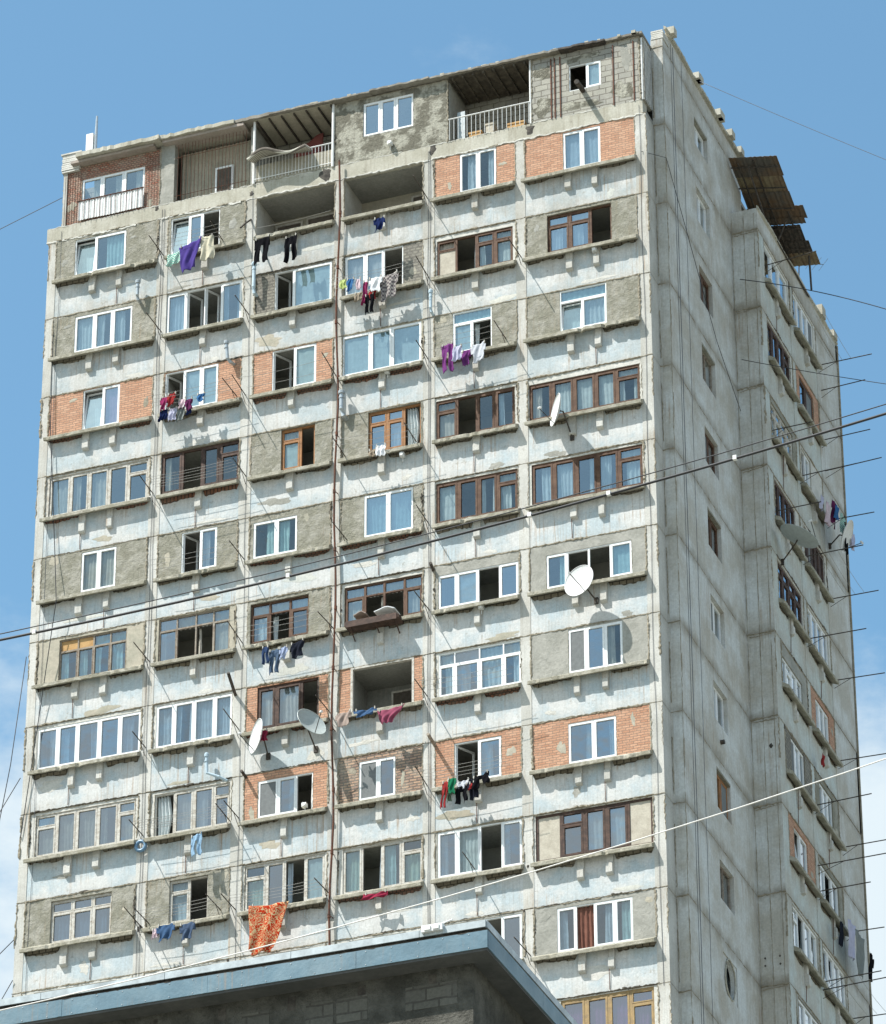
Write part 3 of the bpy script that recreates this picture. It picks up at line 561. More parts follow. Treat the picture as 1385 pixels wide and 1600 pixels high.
def infill(u0,u1,z0,z1,w,mat,Tm,o=0.0,bd=True):
    """wall round a window w=(a,b,c,d) that closes the opening u0..u1, z0..z1"""
    a,b,c,d=w; m=MB(); o0,o1=o-.11,o
    a=max(a,u0);b=min(b,u1);d=min(d,z1);c=max(c,z0)
    if a-u0>.015: m.box(u0,a,o0,o1,z0,z1)
    if u1-b>.015: m.box(b,u1,o0,o1+.0015,z0,z1)
    if z1-d>.01: m.box(a,b,o0,o1+.001,d,z1)
    if c-z0>.01: m.box(a,b,o0,o1+.002,z0,c)
    if not m.v: return None
    ob=m.build('infill_wall',mat,tower,Tm)
    e=MB()
    if bd:
        if a-u0>.1: bead(e,u0,z0,u0+j(.015),z1,.018+R.random()*.02,o,.016)
        if u1-b>.1: bead(e,u1,z0,u1+j(.015),z1,.018+R.random()*.02,o,.016)
        bead(e,u0,z1,u1,z1,.016+R.random()*.016,o,.014)
        for x in (a,b):
            if R.random()<.5: bead(e,x,c,x,d,.010,o,.008)
        e.build('ragged_mortar','joint',ob,Tm)
        if R.random()<.65:
            for side in R.choice([(0,),(1,),(0,1)]):
                x0_,x1_=((u0,a),(b,u1))[side]
                if x1_-x0_>.35:
                    m=MB(); patch(m,R.uniform(x0_+.15,x1_-.15),R.uniform(z0+.15,z1-.15),R.uniform(.06,.15)*1.0,R.uniform(.05,.22),o+.004); m.build('repair_patch','joint' if 'brick' in mat and R.random()<.3 else ('tan' if 'brick' in mat else R.choice(['tan','grey','ruin'])),ob,Tm)
        if R.random()<.5:
            e=MB(); x=R.choice([u0,u1]); z_=z0+R.random()*.7; bead(e,x,z_,x+j(.03),min(z1,z_+R.uniform(.4,1.2)),.035,o,.03); e.build('open_crack','dark',ob,Tm)
    return ob
INO=dict(olive=.012,brick=-.01,white=-.03,stone=-.02,oldbrick=-.02,grey=.0,tan=-.01,block=0,redbrick=-.08,peel=-.04,brown=-.04)
for n,(a,b,c,d,mul,fr,cells,inf) in WIN.items():
    k=int(n[1:]); z=-H*k; bay=BAY[n[0]]
    if k==0: continue
    o=INO[inf]+j(.006)
    window(a,b,z+c,z+d,mul,fr,cells,TF,o=min(o-.03,-.05) if fr!='pvc' else o-.015)
    if n=='D6': inf='white'
    infill(bay[0],bay[1],z-1.55,z-.03,(a,b,z+c,z+d),inf,TF,o)
# plain windows of the storeys just below the frame line, behind the low roof
for n in ('A10','B10','C10','D10','A11','B11','C11','D11'):
    u0,u1=BAY[n[0]]; z=-H*int(n[1:]); w=(u0+.4,u1-.5,z-1.52,z-.1); m_=[w[0]+(w[1]-w[0])*t for t in (.33,.66)]
    window(*w,m_,'pvc','cbc',TF); infill(u0,u1,z-1.55,z-.03,w,'white' if n[1:]=='10' else 'brick',TF)
for c in 'ABCDEF':
    u0,u1=BAY[c]; m=MB(); m.box(u0,u1,-.11,-.0,-H*12-1.55,-H*12-.03)
    m.box(u0,u1,-.15,-.012,ZB,-H*13-.015); m.build('infill_wall','grey',tower,TF)
m=MB()
for a,b in us: m.box(a,b,-1.5,0,ZB,-H*14-.012)
split(m,'base_pier','pier',tower,TF)
for c in 'ABCDEF':
    for k in range(1,11):
        if R.random()<.75:
            u0,u1=BAY[c]; m=MB(); hi=R.random()<.5
            patch(m,R.uniform(u0+.3,u1-.3),-H*k-(2.78 if hi else R.uniform(2.1,2.7)),R.uniform(.12,.55),R.uniform(.05,.13) if hi else R.uniform(.06,.2),-.0095)
            m.build('plaster_patch',R.choice(['white','tan','grey','panel','white']),tower,TF)
# special bays: brick cheeks of the seventh row, open loggias of the first row
m=MB(); z=-H*7; m.box(BAY['D'][0],-9.54,-.11,-.01,z-1.55,z-.03); m.box(-7.55,BAY['D'][1],-.11,-.01,z-1.55,z-.03); ob=m.build('infill_wall','brick',tower,TF)
e=MB(); e.box(-9.54,-9.47,-.12,.0,z-1.55,z-.08); e.box(-7.62,-7.55,-.12,.0,z-1.55,z-.08); e.box(-9.54,-7.55,-.12,.004,z-.08,z-.02); e.build('opening_frame','peel',ob,TF)
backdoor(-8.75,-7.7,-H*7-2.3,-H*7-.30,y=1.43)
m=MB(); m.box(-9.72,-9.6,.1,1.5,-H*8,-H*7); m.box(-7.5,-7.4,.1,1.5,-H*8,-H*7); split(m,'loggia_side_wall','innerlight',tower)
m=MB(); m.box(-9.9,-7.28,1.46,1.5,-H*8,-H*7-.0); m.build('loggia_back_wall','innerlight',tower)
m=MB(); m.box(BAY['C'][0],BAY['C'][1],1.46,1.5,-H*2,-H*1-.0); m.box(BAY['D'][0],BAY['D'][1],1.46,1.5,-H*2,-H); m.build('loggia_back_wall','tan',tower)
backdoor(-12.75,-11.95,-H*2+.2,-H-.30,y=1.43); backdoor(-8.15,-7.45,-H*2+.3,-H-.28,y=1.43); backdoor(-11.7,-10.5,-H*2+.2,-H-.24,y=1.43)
# ---------------------------------------------------------------- top storey
m=MB() # edge beam under the top storey
n=90
m.box(-20.12,-.09,-.4,-.0,-2.93,-2.4)
ob=m.build('edge_beam','slab',tower,TF)
e=MB(); bead(e,-20.1,-2.93,-.1,-2.93,.04,-.01,.03,.09); bead(e,-20.1,-2.4,-.1,-2.4,.02,-.01,.02,.09)
for a,b in ((-16.1,-13.4),(-19.6,-17.0)): bead(e,a,-2.95,b,-2.98,.05,.0,.03,.08)
e.build('broken_edge','white',ob,TF)
m=MB(); m.box(-19.62,-19.5,.1,1.5,-2.4,-.3); m.box(-16.25,-16.1,.05,1.5,-2.4,-.1); m.box(-13.15,-13.02,.1,1.5,-2.4,-.1); m.box(-10.28,-10.2,.1,1.5,-2.4,-.1); m.box(-6.5,-6.42,.1,1.5,-2.4,-.1); m.box(-3.74,-3.66,.1,1.5,-2.4,-.1); split(m,'party_wall','grey',tower)
m=MB(); m.box(-19.6,-.1,1.5,1.6,-2.4,-.05); m.build('top_back_wall','block',tower)
def roofpiece(u0,u1,z,dep=.12,th=.09,mat='roof',nm='roof_slab',sl=0.0):
    m=MB(); nn=max(3,int((u1-u0)/.12)); b=len(m.v)
    for i in range(nn+1):
        u=u0+(u1-u0)*i/nn; a=j(.012); f=dep+j(.025)
        m.v+=[(u,f,z+a),(u,f,z+th+a+j(.01)),(u,-2.2,z+th+sl),(u,-2.2,z+sl)]
    for i in range(nn):
        for q in range(4): q2=(q+1)%4; m.f.append((b+i*4+q,b+i*4+q2,b+i*4+4+q2,b+i*4+4+q))
    m.f.append((b,b+1,b+2,b+3)); e=b+nn*4; m.f.append((e+3,e+2,e+1,e))
    return m.build(nm,mat,tower,TF)
roofpiece(-19.05,-16.15,-.09,.38,.15,'slab'); roofpiece(-16.15,-13.6,-.06,.30,.13,'slab'); roofpiece(-13.6,-12.4,-.03,.22,.11)
roofpiece(-12.4,-10.9,-.02,.25,.06); roofpiece(-10.9,-9.0,-.02,.24,.05); roofpiece(-9.0,-7.0,.0,.25,.06); roofpiece(-7.0,-5.0,-.01,.22,.06); roofpiece(-5.0,-2.7,-.01,.2,.08); roofpiece(-2.7,-1.2,-.06,.26,.07,'iron','tin_edge'); roofpiece(-2.72,-.02,.0,.12,.08)
m=MB(); m.box(-19.3,-16.4,-.3,.22,-.2,-.11); m.box(-16.1,-13.3,-.3,.2,-.17,-.07); m.build('soffit_board','pinksoffit',tower,TF)
m=MB()
for i in range(9):
    z=-.36+i*.075; m.box(-19.68+j(.02),-19.06+j(.02),-.5+j(.01),.06+j(.015),z,z+.06)
m.box(-19.72,-19.0,-.5,.08,.31,.36)
ob=m.build('brick_stack','white',tower,TF)
# first opening: red brick with a three pane window and a sheeted railing
a,b,c,d,mul,fr,cells,inf=WIN['A0']; window(a,b,c,d,mul,fr,cells,TF,o=-.08)
infill(-19.62,-16.25,-2.4,-.2,(a,b,c,d),'redbrick',TF,-.05)
m=MB()
for i in range(7): m.tube([(-19.55+i*.09,.0,-2.38),(-19.55+i*.09,.0,-.4)],.007,4)
for i in range(5): m.tube([(-16.7+i*.1,.0,-2.38),(-16.7+i*.1,.0,-.4)],.007,4)
m.build('window_bars','rust',tower,TF)
m=MB(); nn=60
m.grid(lambda s,t:(-19.05+2.27*s,.03+.012*math.sin(s*140),-2.33+.72*t+.01*math.sin(s*9)),120,2); ob=m.build('railing_sheet','whitemetal',tower,TF,solid=.006)
m=MB(); m.tube([(-19.07,.05,-1.6),(-16.76,.05,-1.6)],.02,6)
for i in range(13): m.tube([(-19.02+i*.185,.06,-2.38),(-19.02+i*.185,.06,-1.6)],.009,4)
m.build('railing_bars','rust',ob,TF)
# second opening: barred recess
m=MB(); m.box(-16.1,-15.75,-.3,-.02,-2.4,-.15); ob=m.build('infill_wall','grey',tower,TF)
m=MB(); m.grid(lambda s,t:(-15.75+2.5*s,-.62+.02*math.sin(s*110),-2.4+2.2*t),200,1); m.box(-15.75,-13.2,-.75,-.66,-2.4,-.2); ob=m.build('corrugated_back_wall','tan',tower,TF)
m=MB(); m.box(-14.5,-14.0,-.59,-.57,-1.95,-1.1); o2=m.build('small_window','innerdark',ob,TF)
m=MB()
for q in ((-14.56,-14.5,-2.0,-1.04),(-14.0,-13.94,-2.0,-1.04),(-14.5,-14.0,-1.1,-1.04)): m.box(q[0],q[1],-.6,-.54,q[2],q[3])
m.build('frame','pvc',o2,TF)
m=MB()
for i in range(21): m.tube([(-15.6+i*.117+j(.01),.02,-2.38),(-15.6+i*.117+j(.01),.02,-.25)],.008,4)
for z in (-2.2,-.75): m.tube([(-15.7,.02,z),(-13.2,.02,z)],.01,4)
m.build('window_grille','rust',tower,TF)
# third opening: open loggia with railing and slatted awning boards
m=MB()
for x in (-12.98,-10.30): m.tube([(x,.02,-2.4),(x,.02,-.03)],.045,8)
m.tube([(-3.72,.0,-2.4),(-3.72,.0,-.02)],.035,8)
split(m,'balcony_post','whitemetal',tower,TF)
m=MB()
for i in range(24):
    x=-12.9+i*.108; m.box(x,x+.1,-.02+j(.006),.0+j(.004),-2.38,-1.72)
m.build('railing_boards','tan',tower,TF)
m=MB(); m.tube([(-12.95,.04,-1.5),(-10.3,.04,-1.5)],.022,6); m.tube([(-12.95,.04,-2.25),(-10.3,.04,-2.25)],.016,6)
for i in range(24): m.tube([(-12.9+i*.112,.04,-2.35),(-12.9+i*.112,.04,-1.5)],.01,4)
m.tube([(-6.42,.04,-1.6),(-3.74,.04,-1.6)],.022,6)
for i in range(19): m.tube([(-6.38+i*.145,.04,-2.38),(-6.38+i*.145,.04,-1.6)],.011,4)
m.build('balcony_railing','whitemetal',tower,TF)
m=MB()
for i in range(7): m.box(-12.9+i*.42,-12.86+i*.42,-1.4,.1,-.12,-.05)
split(m,'awning_batten','iron',tower,TF)
m=MB(); m.box(-12.95,-10.32,-1.45,.12,-.045,-.03); m.build('awning_sheet','tan',tower,TF)
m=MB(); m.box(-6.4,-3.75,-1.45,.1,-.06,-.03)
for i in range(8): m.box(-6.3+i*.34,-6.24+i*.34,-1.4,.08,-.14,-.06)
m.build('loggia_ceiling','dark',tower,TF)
# fourth: rendered wall with a window; sixth: rubble wall with a window
a,b,c,d,mul,fr,cells,inf=WIN['D0']; window(a,b,c,d,mul,fr,cells,TF,o=-.03,glass='glassb'); infill(-10.26,-6.45,-2.4,-.05,(a,b,c,d),'ruin',TF,0)
a,b,c,d,mul,fr,cells,inf=WIN['F0']; window(a,b,c,d,mul,fr,cells,TF,o=-.02); infill(-3.68,-.14,-2.4,-.03,(a,b,c,d),'block',TF,0)
m=MB(); m.box(-.14,-.02,.02,.7,-2.4,-.05); m.build('end_wall','block',tower)
m=MB()
for x in (-3.05,-2.93,-2.75,-1.02,-.36): m.box(x,x+.035,-.02,.03,-2.4,-.15)
split(m,'steel_strap','rust',tower,TF)
m=MB(); m.tube([(-.08,-.02,-2.4),(-.08,-.02,-.1)],.03,6)
for i in range(5): m.tube([(.01,-.1-.13*i,-2.4),(.01,-.1-.13*i,-.2)],.008,4)
m.build('corner_post','whitemetal',tower,TF)
for u,z,a,b,mt in ((-3.3,-1.9,.35,.3,'ruin'),(-3.3,-.6,.25,.3,'ruin'),(-.7,-1.9,.3,.35,'ruin'),(-2.2,-2.1,.7,.18,'ruin'),(-.6,-.7,.18,.4,'grey'),(-2.0,-.35,.5,.12,'ruin')):
    m=MB(); patch(m,u,z,a,b,.004); m.build('plaster_patch',mt,tower,TF)
m=MB()
for i in range(60):
    u=-19+R.random()*18.9; r=R.uniform(.02,.07); m.box(u-r,u+r,.05-r,.12+r,.02,.04+r*1.2)
split(m,'roof_rubble','slab',tower,TF)
# soot blots and drain stubs on the edge beam and the panels
def blot(u,z,r,Tm=TF,o=.004,mat='soot_gap',nm='soot_patch'):
    m=MB(); nn=14; m.v.append((u,o+.012,z)); 
    for i in range(nn):
        t=2*math.pi*i/nn; rr=r*R.uniform(.55,1.1); m.v.append((u+rr*math.cos(t),o-.004,z+1.35*rr*math.sin(t)))
    for i in range(nn): m.f.append((0,1+i,1+(i+1)%nn))
    m.build(nm,mat,tower,Tm)
for u,z,r in ((-10.55,-2.62,.22),(-6.95,-2.55,.17),(-3.75,-2.62,.17),(-13.05,-2.72,.08),(-16.3,-2.5,.08),(-9.85,-22.0,.08),(-16.05,-27.6,.1),(-4.1,-27.7,.05)): blot(u,z,r)
# ---------------------------------------------------------------- right side of the tower
# nearer part: plain wall with one column of small windows
WY=(3.77,5.08); zt_=[-.75]+[-.42]*12; zb_=[-1.68]+[-1.66]*12
m=MB(); m.box(1.32,WY[0],-.3,0,.28,.72); m.box(.75,WY[0],-.3,0,ZB,.28); m.box(WY[1],8.6,-.3,0,-2.9,.72); m.box(WY[1],7.33,-.3,.0,ZB,-2.9)
prev=.72
for k in range(0,12):
    m.box(WY[0],WY[1],-.3,0,-H*k+zt_[k],prev); prev=-H*k+zb_[k]
m.box(WY[0],WY[1],-.3,0,ZB,prev)
sw=m.build('side_wall','side',tower,TS1)
m=MB(); m.box(-.02,X1-.001,-.752,-1.0,ZB,.3); pr=m.build('corner_pier','pier',tower,TF)
m=MB(); m.box(-.02,X1-.3,-1.0,-7.3,-2.0,.6); m.build('parapet_inner_wall','side',tower,TF)
e=MB()
for k in range(0,13):
    z=-H*k-.02; bead(e,.76,z,7.33,z+j(.03),.016,-.006,.014,.09)
    if k: 
        bead(e,.76,z-.4-R.random(),.78,z-1.8,.016,0,.01,.09)
e.build('panel_joint','joint',sw,TS1)
e=MB()
for k in range(0,12):
    z=-H*k-.02; bead(e,0,z,X1,z+j(.02),.024,-.752,.012)
    if k<11: bead(e,.02,z-R.random(),.03,z-2.6,.02,-.752,.01,.08)
bead(e,X1-.01,0,X1-.01,-34,.012,-.752,.006,.1)
e.build('panel_joint','joint',pr,TF)
m=MB()
for y,w_ in ((1.55,.007),(1.75,.011),(2.6,.006)): m.tube([(y+j(.01),.006,.6-i*1.3) for i in range(27)],w_,4)
m.build('surface_cable','greycable',sw,TS1)
# rough ridge: brick pier head and cap lumps
m=MB()
for i in range(5): m.box(.0+j(.012),X1+.02+j(.012),-.74+j(.01),-1.3,.3+i*.066,.352+i*.066)
m.build('brick_pier_head','white',tower,TF)
m=MB(); ledge_mesh(.9,8.6,.86,m,dep=.1,th=.07,bad=2)
m.build('parapet_cap','slab',tower,TS1)
m=MB()
for y in (1.35,3.9,4.05,6.1,6.25,7.3,8.35):
    b=len(m.v); r=.17+j(.02)
    m.box(y-.17+j(.03),y+.17+j(.03),-.05,.22+j(.03),.74,1.0+j(.04))
split(m,'cap_block','slab',tower,TS1)
SF=dict(enumerate(['cc','cc','nb','cc','nb','bb','nb','cb','bc','bb','cb','bb']))
for k in range(0,12):
    z=-H*k; c,d=z+zb_[k],z+zt_[k]; wd=k in (2,4,5,8); u=(WY[0],WY[1])
    mid=[u[0]+.62]
    if k==8: window(u[0]+.02,u[1]-.02,c,d,mid,'orange','bn',TS1,o=-.1,glass='glassd')
    elif k==10:
        window(u[0]+.02,u[1]-.02,c,d,mid,'peel','ff',TS1,o=-.16,glass='glassd')
        q=MB(); cu,cz=(u[0]+u[1])/2,(c+d)/2; nn=32
        for i in range(nn):
            t=2*math.pi*i/nn; ct,st=math.cos(t),math.sin(t); m_=max(abs(ct),abs(st))
            q.v+=[(cu+.645*ct/m_,-.03,cz+(d-c)*.5*st/m_),(cu+.44*ct,-.03,cz+.57*st),(cu+.44*ct,-.14,cz+.57*st)]
        for i in range(nn):
            a_,b_=3*i,3*((i+1)%nn); q.f+=[(a_,b_,b_+1,a_+1),(a_+1,b_+1,b_+2,a_+2)]
        q.build('oval_surround','side',tower,TS1)
    else: window(u[0]+.02,u[1]-.02,c,d,mid,'brown' if wd else ('greywood' if k in(3,9) else 'pvc'),SF[k],TS1,o=-.12,glass='glassd' if wd else 'glasss')
m=MB()
for k in range(0,12):
    z=-H*k; 
    if k in (0,3,5,8): m.box(WY[0],WY[1],-.12,.005,z+zt_[k]-.005,z+zt_[k]+.07)
split(m,'lintel_patch','olive',sw,TS1)
# a cable ring hung round the low stair window
m=MB(); zc=-H*10-1.05; m.tube([(4.42+.46*math.cos(t*.33)+.03*math.sin(t),-.0,zc+.62*math.sin(t*.33)) for t in range(20)],.026,6)
m.build('oval_rim','slab',sw,TS1)
# return wall, facing the front
YR=7.33
m=MB(); m.box(X1-.02,X2+.001,-YR+.006,-YR-.02,ZB,-2.12); m.build('return_wall','side',tower,TF)
YR-=.006
rw=m.build('return_wall_face','side',tower,TF) if False else None
e=MB()
for k in range(1,13):
    z=-H*k-.02; bead(e,X1+.03,z-.02,X2,z+j(.03),.035,-YR,.02,.05)
    if R.random()<.7: bead(e,X1+.1,z-.12,X2-.05,z-.06+j(.05),.02,-YR,.02,.05)
for u in (X1+.03,X1+.42,X2-.12): bead(e,u,-2.3,u+j(.02),-36,.014,-YR,.006,.12)
e.build('panel_joint','joint',tower,TF)
# farther part with two bays per storey
GB=(7.93,10.62); HB=(10.98,13.5)
us2=[(7.33,7.93),(10.62,10.98)]
for a,b in us2: pier(a,b,TS,depth=1.2,mat='sideblue',name='side_pier')
pier(13.5,16.03,TS,depth=1.2,mat='side',name='end_panel')
m=MB(); m.box(7.35,16.0,-1.15,-.16,-2.24,-2.1)
for k in range(1,ROWS): m.box(7.65,16.0,-1.19,-.17,-H*(k+1)-.06,-H*(k+1)+.1)
split(m,'side_floor_slab','innerlight',tower,TS)
m=MB(); m.box(7.33,16.03,-.2,.0,-2.915,-2.12); pp=m.build('parapet','side',tower,TS)
m=MB(); ledge_mesh(7.3,16.05,-2.03,m,dep=.06,th=.07,bad=1.6); m.build('parapet_cap','slab',tower,TS)
m=MB(); m.box(14.1,14.5,-.2,.12,-2.1,-1.7); m.box(15.5,15.9,-.2,.1,-2.1,-1.85); split(m,'cap_block','slab',tower,TS)
BRS={0:(8.85,),1:(11.9,12.9)}
for bi,(u0,u1) in enumerate((GB,HB)):
    for k in range(1,ROWS): spandrel(u0,u1,((u0+u1)/2-.2,) if bi==0 else ((u0+u1)/2,),k,TS,mat='sideblue')
SW={'G1':(8.0,10.5,'ccc','pvc','white'),'H1':(11.05,13.3,'cbcn','pvc','white'),'G2':(7.98,10.4,'cccG','darkwood','white'),'H2':(11.35,12.9,'cn','darkwood','brick'),
'G3':(7.98,10.3,'CCCC','peel','olive'),'H3':(11.2,12.2,'oc','pvc','white'),'G4':(7.98,10.2,'crcr','darkwood','white'),'H4':(11.1,13.3,'cnbcc','darkwood','white'),
'G5':(7.98,10.5,'CGCC','darkwood','white'),'H5':(11.05,13.3,'cbbb','pvc','white'),'G6':(8.0,10.1,'bCcb','pvc','grey'),'H6':(11.5,12.95,'cbc','pvc','brick'),
'G7':(8.6,10.0,'ncb','pvc','stone'),'H7':(11.5,12.9,'bcb','pvc','olive'),'G8':(8.5,9.9,'lb','pvc','brick'),'H8':(11.05,13.1,'cob','pvc','olive'),
'G9':(7.98,10.5,'Cocc','pvc','white'),'H9':(11.05,13.4,'ccbc','pvc','white'),'G10':(8.2,10.3,'bcb','pvc','grey'),'H10':(11.2,13.2,'cc','pvc','white')}
for n,(a,b,cl,fr,inf) in SW.items():
    k=int(n[1:]); z=-H*k; u=GB if n[0]=='G' else HB; nn=len(cl); mu=[a+(b-a)*i/nn for i in range(1,nn)]
    top=-.5 if n=='G6' else -.1-(.12 if inf in('brick','olive') else 0)
    w_=(a,b,z-1.52,z+top); window(*w_,mu,fr,cl,TS,glass='glasss'); infill(u[0],u[1],z-1.55,z-.03,w_,inf,TS,-.01)
for u in (GB,HB):
    m=MB(); m.box(u[0],u[1],-.11,0,-H*11-1.55,-H*11-.03); m.box(u[0],u[1],-.11,0,-H*12-1.55,-H*12-.03); m.box(7.33,16.03,-.1,-.015,ZB,-H*13-.015); m.build('infill_wall','grey',tower,TS)
m=MB(); m.tube([(16.03,.03,-2.2-i*2.9+j(.02)) for i in range(14)],.035,6); m.build('edge_trunking','joint',tower,TS)
m=MB(); m.box(-20,1.25,15.9,16.03,ZB,-2.2); m.build('rear_wall','side',tower)
m=MB(); m.box(-19.6,0,1.55,15.9,-.12,.03); m.build('main_roof','roof',tower)
# stub holes on the return wall
for u,z in ((.55,-28.15),(.55,-28.4),(1.0,-28.15),(1.0,-28.4)): blot(u,z,.035,lambda a,o,z:(a,YR-o-.001,z))
blot(1.0,-21.3,.07,lambda a,o,z:(a,YR-o-.001,z))
# ---------------------------------------------------------------- iron pipe, poles, flues
m=MB(); pts=[(-10.02,.16,-2.3)]
for i in range(1,29): pts.append((-10.02+.045*math.sin(i*.9)+j(.012),.15+j(.01),-2.3-i*1.0))
m.tube(pts,.033,8)
for i in range(2,28,2): m.tube([(-10.0,.0,-2.3-i),(-10.02,.16,-2.3-i)],.014,5); m.tube([(pts[i][0],pts[i][1],-2.34-i),(pts[i][0],pts[i][1],-2.22-i)],.048,8)
m.build('iron_downpipe','rust',tower,TF)
m=MB()
for x in (-10.09,-16.02,-16.1,-7.1,-7.04,-.2,-13.0,-19.6): 
    m.tube([(x+.02*math.sin(i*1.3)+j(.008),.02+j(.006),-2.6-i*1.4) for i in range(22)],.007,4)
split(m,'hanging_wire','greycable',tower,TF)
def poles(sp,Tm,nm='laundry_pole',par=tower,mat='iron'):
    for (u,z,l,tilt,sk) in sp:
        m=MB(); m.tube([(u,-.02,z),(u+sk*.5,l*.5,z+tilt*.5),(u+sk,l,z+tilt)],.017,6)
        if l>.9: m.tube([(u,0,z-.28),(u,l*.35,z+tilt*.3)],.010,4)
        m.build(nm,mat,par,Tm)
def seg(u0,z0,u1,z1,o0,o1,n,Tm,sag=.05):
    m=MB()
    for i in range(n):
        o=o0+(o1-o0)*i/max(1,n-1); s=sag*R.uniform(.6,1.4)
        m.tube([(u0+(u1-u0)*t,o+j(.004),z0+(z1-z0)*t-4*s*t*(1-t)) for t in [q/8 for q in range(9)]],.0065,4)
    split(m,'washing_line','rope',tower,Tm)
FP=[]
for k in range(1,11):
    z=-H*k-1.42
    for u,pr_ in ((-16.05,.9),(-13.05,.95),(-10.12,.6),(-7.1,.6),(-4.1,.35)):
        if R.random()<pr_: FP.append((u+j(.05),z+j(.05),R.uniform(1.0,1.25),R.uniform(-.02,.12),j(.05)))
for u,z in ((-9.78,-4*H-1.45),(-7.5,-4*H-1.4),(-9.7,-5*H-1.45),(-13.4,-3*H-1.4),(-14.0,-H-1.35),(-13.3,-8*H-1.4),(-5.7,-9*H-1.4),(-4.6,-3*H-1.35),(-15.75,-9*H-1.4),(-13.5,-9*H-1.35)): FP.append((u,z,1.05,.05,j(.04)))
poles(FP,TF)
LN=[(-15.98,-13.3,1,4),(-13.0,-10.2,1,1),(-10.05,-7.2,2,4),(-15.98,-13.2,3,4),(-9.9,-7.2,4,3),(-15.9,-13.1,4,5),(-7.0,-4.4,3,3),(-15.9,-13.1,5,3),(-13.0,-10.1,6,3),(-7.0,-4.5,8,4),(-15.95,-13.1,8,5),(-15.9,-13.2,9,4),(-13.0,-10.1,9,4),(-7.0,-4.4,7,3),(-12.9,-10.2,3,2)]
for a,b,k,n in LN: seg(a,-H*k-1.40,b,-H*k-1.36,.35,.95,n,TF)
SP=[]
for k in range(1,11):
    z=-H*k-1.42
    SP+= [(13.75+j(.1),z+j(.05),R.uniform(1.2,1.9),R.uniform(-.05,.12),0)]
    if R.random()<.75: SP.append((10.8+j(.06),z+j(.05),R.uniform(1.4,2.1),R.uniform(-.03,.1),0))
    if R.random()<.4: SP.append((7.98,z+.1,R.uniform(1.2,1.8),.03,0))
SP+=[(13.9,-5.15,1.5,.08,0),(13.9,-8.2,1.9,.1,0),(10.85,-23.7,2.4,.05,0),(8.0,-3.9,1.7,.15,0),(10.8,-28.0+.2,2.2,.1,0)]
poles(SP,TS,'side_laundry_pole',mat='iron')
for k,a,b in ((1,10.85,13.8),(4,10.85,13.8),(9,10.9,13.8)): seg(a,-H*k-1.36,b,-H*k-1.34,.5,1.1,3,TS)
def flue(pts,r,mat,cap=True,Tm=TF,nm='stove_pipe'):
    m=MB(); m.tube(pts,r,10)
    if cap:
        p=pts[-1]; m.tube([(p[0],p[1],p[2]-.02),(p[0],p[1],p[2]+.06),(p[0],p[1],p[2]+.10)],[r*1.5,r*1.6,r*1.1],10); m.tube([(p[0],p[1],p[2]-.18),(p[0],p[1],p[2]-.13)],r*1.25,10)
    m.build(nm,mat,tower,Tm,smooth=False)
flue([(-16.75,0,-5.95),(-16.75,.2,-5.93),(-16.75,.26,-5.8),(-16.75,.26,-5.35)],.055,'zinc')
flue([(-13.5,-.0,-8.95),(-13.55,.18,-8.95),(-13.62,.26,-8.85),(-13.66,.27,-8.3)],.055,'zinc')
flue([(-12.8,.0,-6.6),(-12.8,.2,-6.6),(-12.8,.24,-6.4),(-12.8,.24,-5.6)],.055,'palepipe')
flue([(-9.76,0,-11.75),(-9.78,.2,-11.7),(-9.82,.25,-11.5),(-9.82,.25,-10.95)],.07,'zinc')
flue([(-6.95,.0,-8.65),(-6.95,.15,-8.6),(-6.95,.2,-8.5),(-6.95,.2,-7.95)],.045,'palepipe')
flue([(-13.4,0,-23.3),(-13.6,.15,-23.2),(-13.95,.22,-23.05),(-13.97,.24,-22.5)],.045,'palepipe')
flue([(-13.2,0,-20.5),(-13.15,.3,-20.42),(-13.12,.75,-20.15)],.05,'iron',False)
flue([(-2.0,0,-1.6),(-2.0,.35,-1.62),(-2.0,.6,-1.65)],.08,'iron',False)
flue([(-6.9,0,-23.35),(-6.9,.3,-23.3),(-6.9,.55,-23.25)],.05,'greywood',False)
flue([(-12.8,0,-23.3),(-12.8,.35,-23.25)],.045,'iron',False)
flue([(-6.95,0,-17.55),(-6.9,.35,-17.5)],.05,'iron',False)
flue([(.8,.0,-22.54),(.8,.12,-22.54)],.07,'iron',False,Tm=lambda u,o,z:(X1+o,4.28+(u-.8),z),nm='stub_pipe')
flue([(-13.05,0,-3.7),(-13.0,.55,-4.2),(-12.95,1.0,-4.65)],.03,'iron',False)
# small wall lamps and boxes
for u,z in ((-8.35,-2.05),(-8.4,-10.4+.0),(-7.9,-13.45),(-5.42,-19.15),(-1.7,-7.6),(-10.9,-24.6)):
    m=MB(); m.box(u-.07,u+.07,.02,.16,z-.06,z+.07); m.tube([(u,.16,z),(u,.2,z)],.06,8); m.tube([(u,0,z-.02),(u,.05,z-.1),(u,.05,z-.2)],.015,5); m.build('wall_lamp','whitemetal',tower,TF)
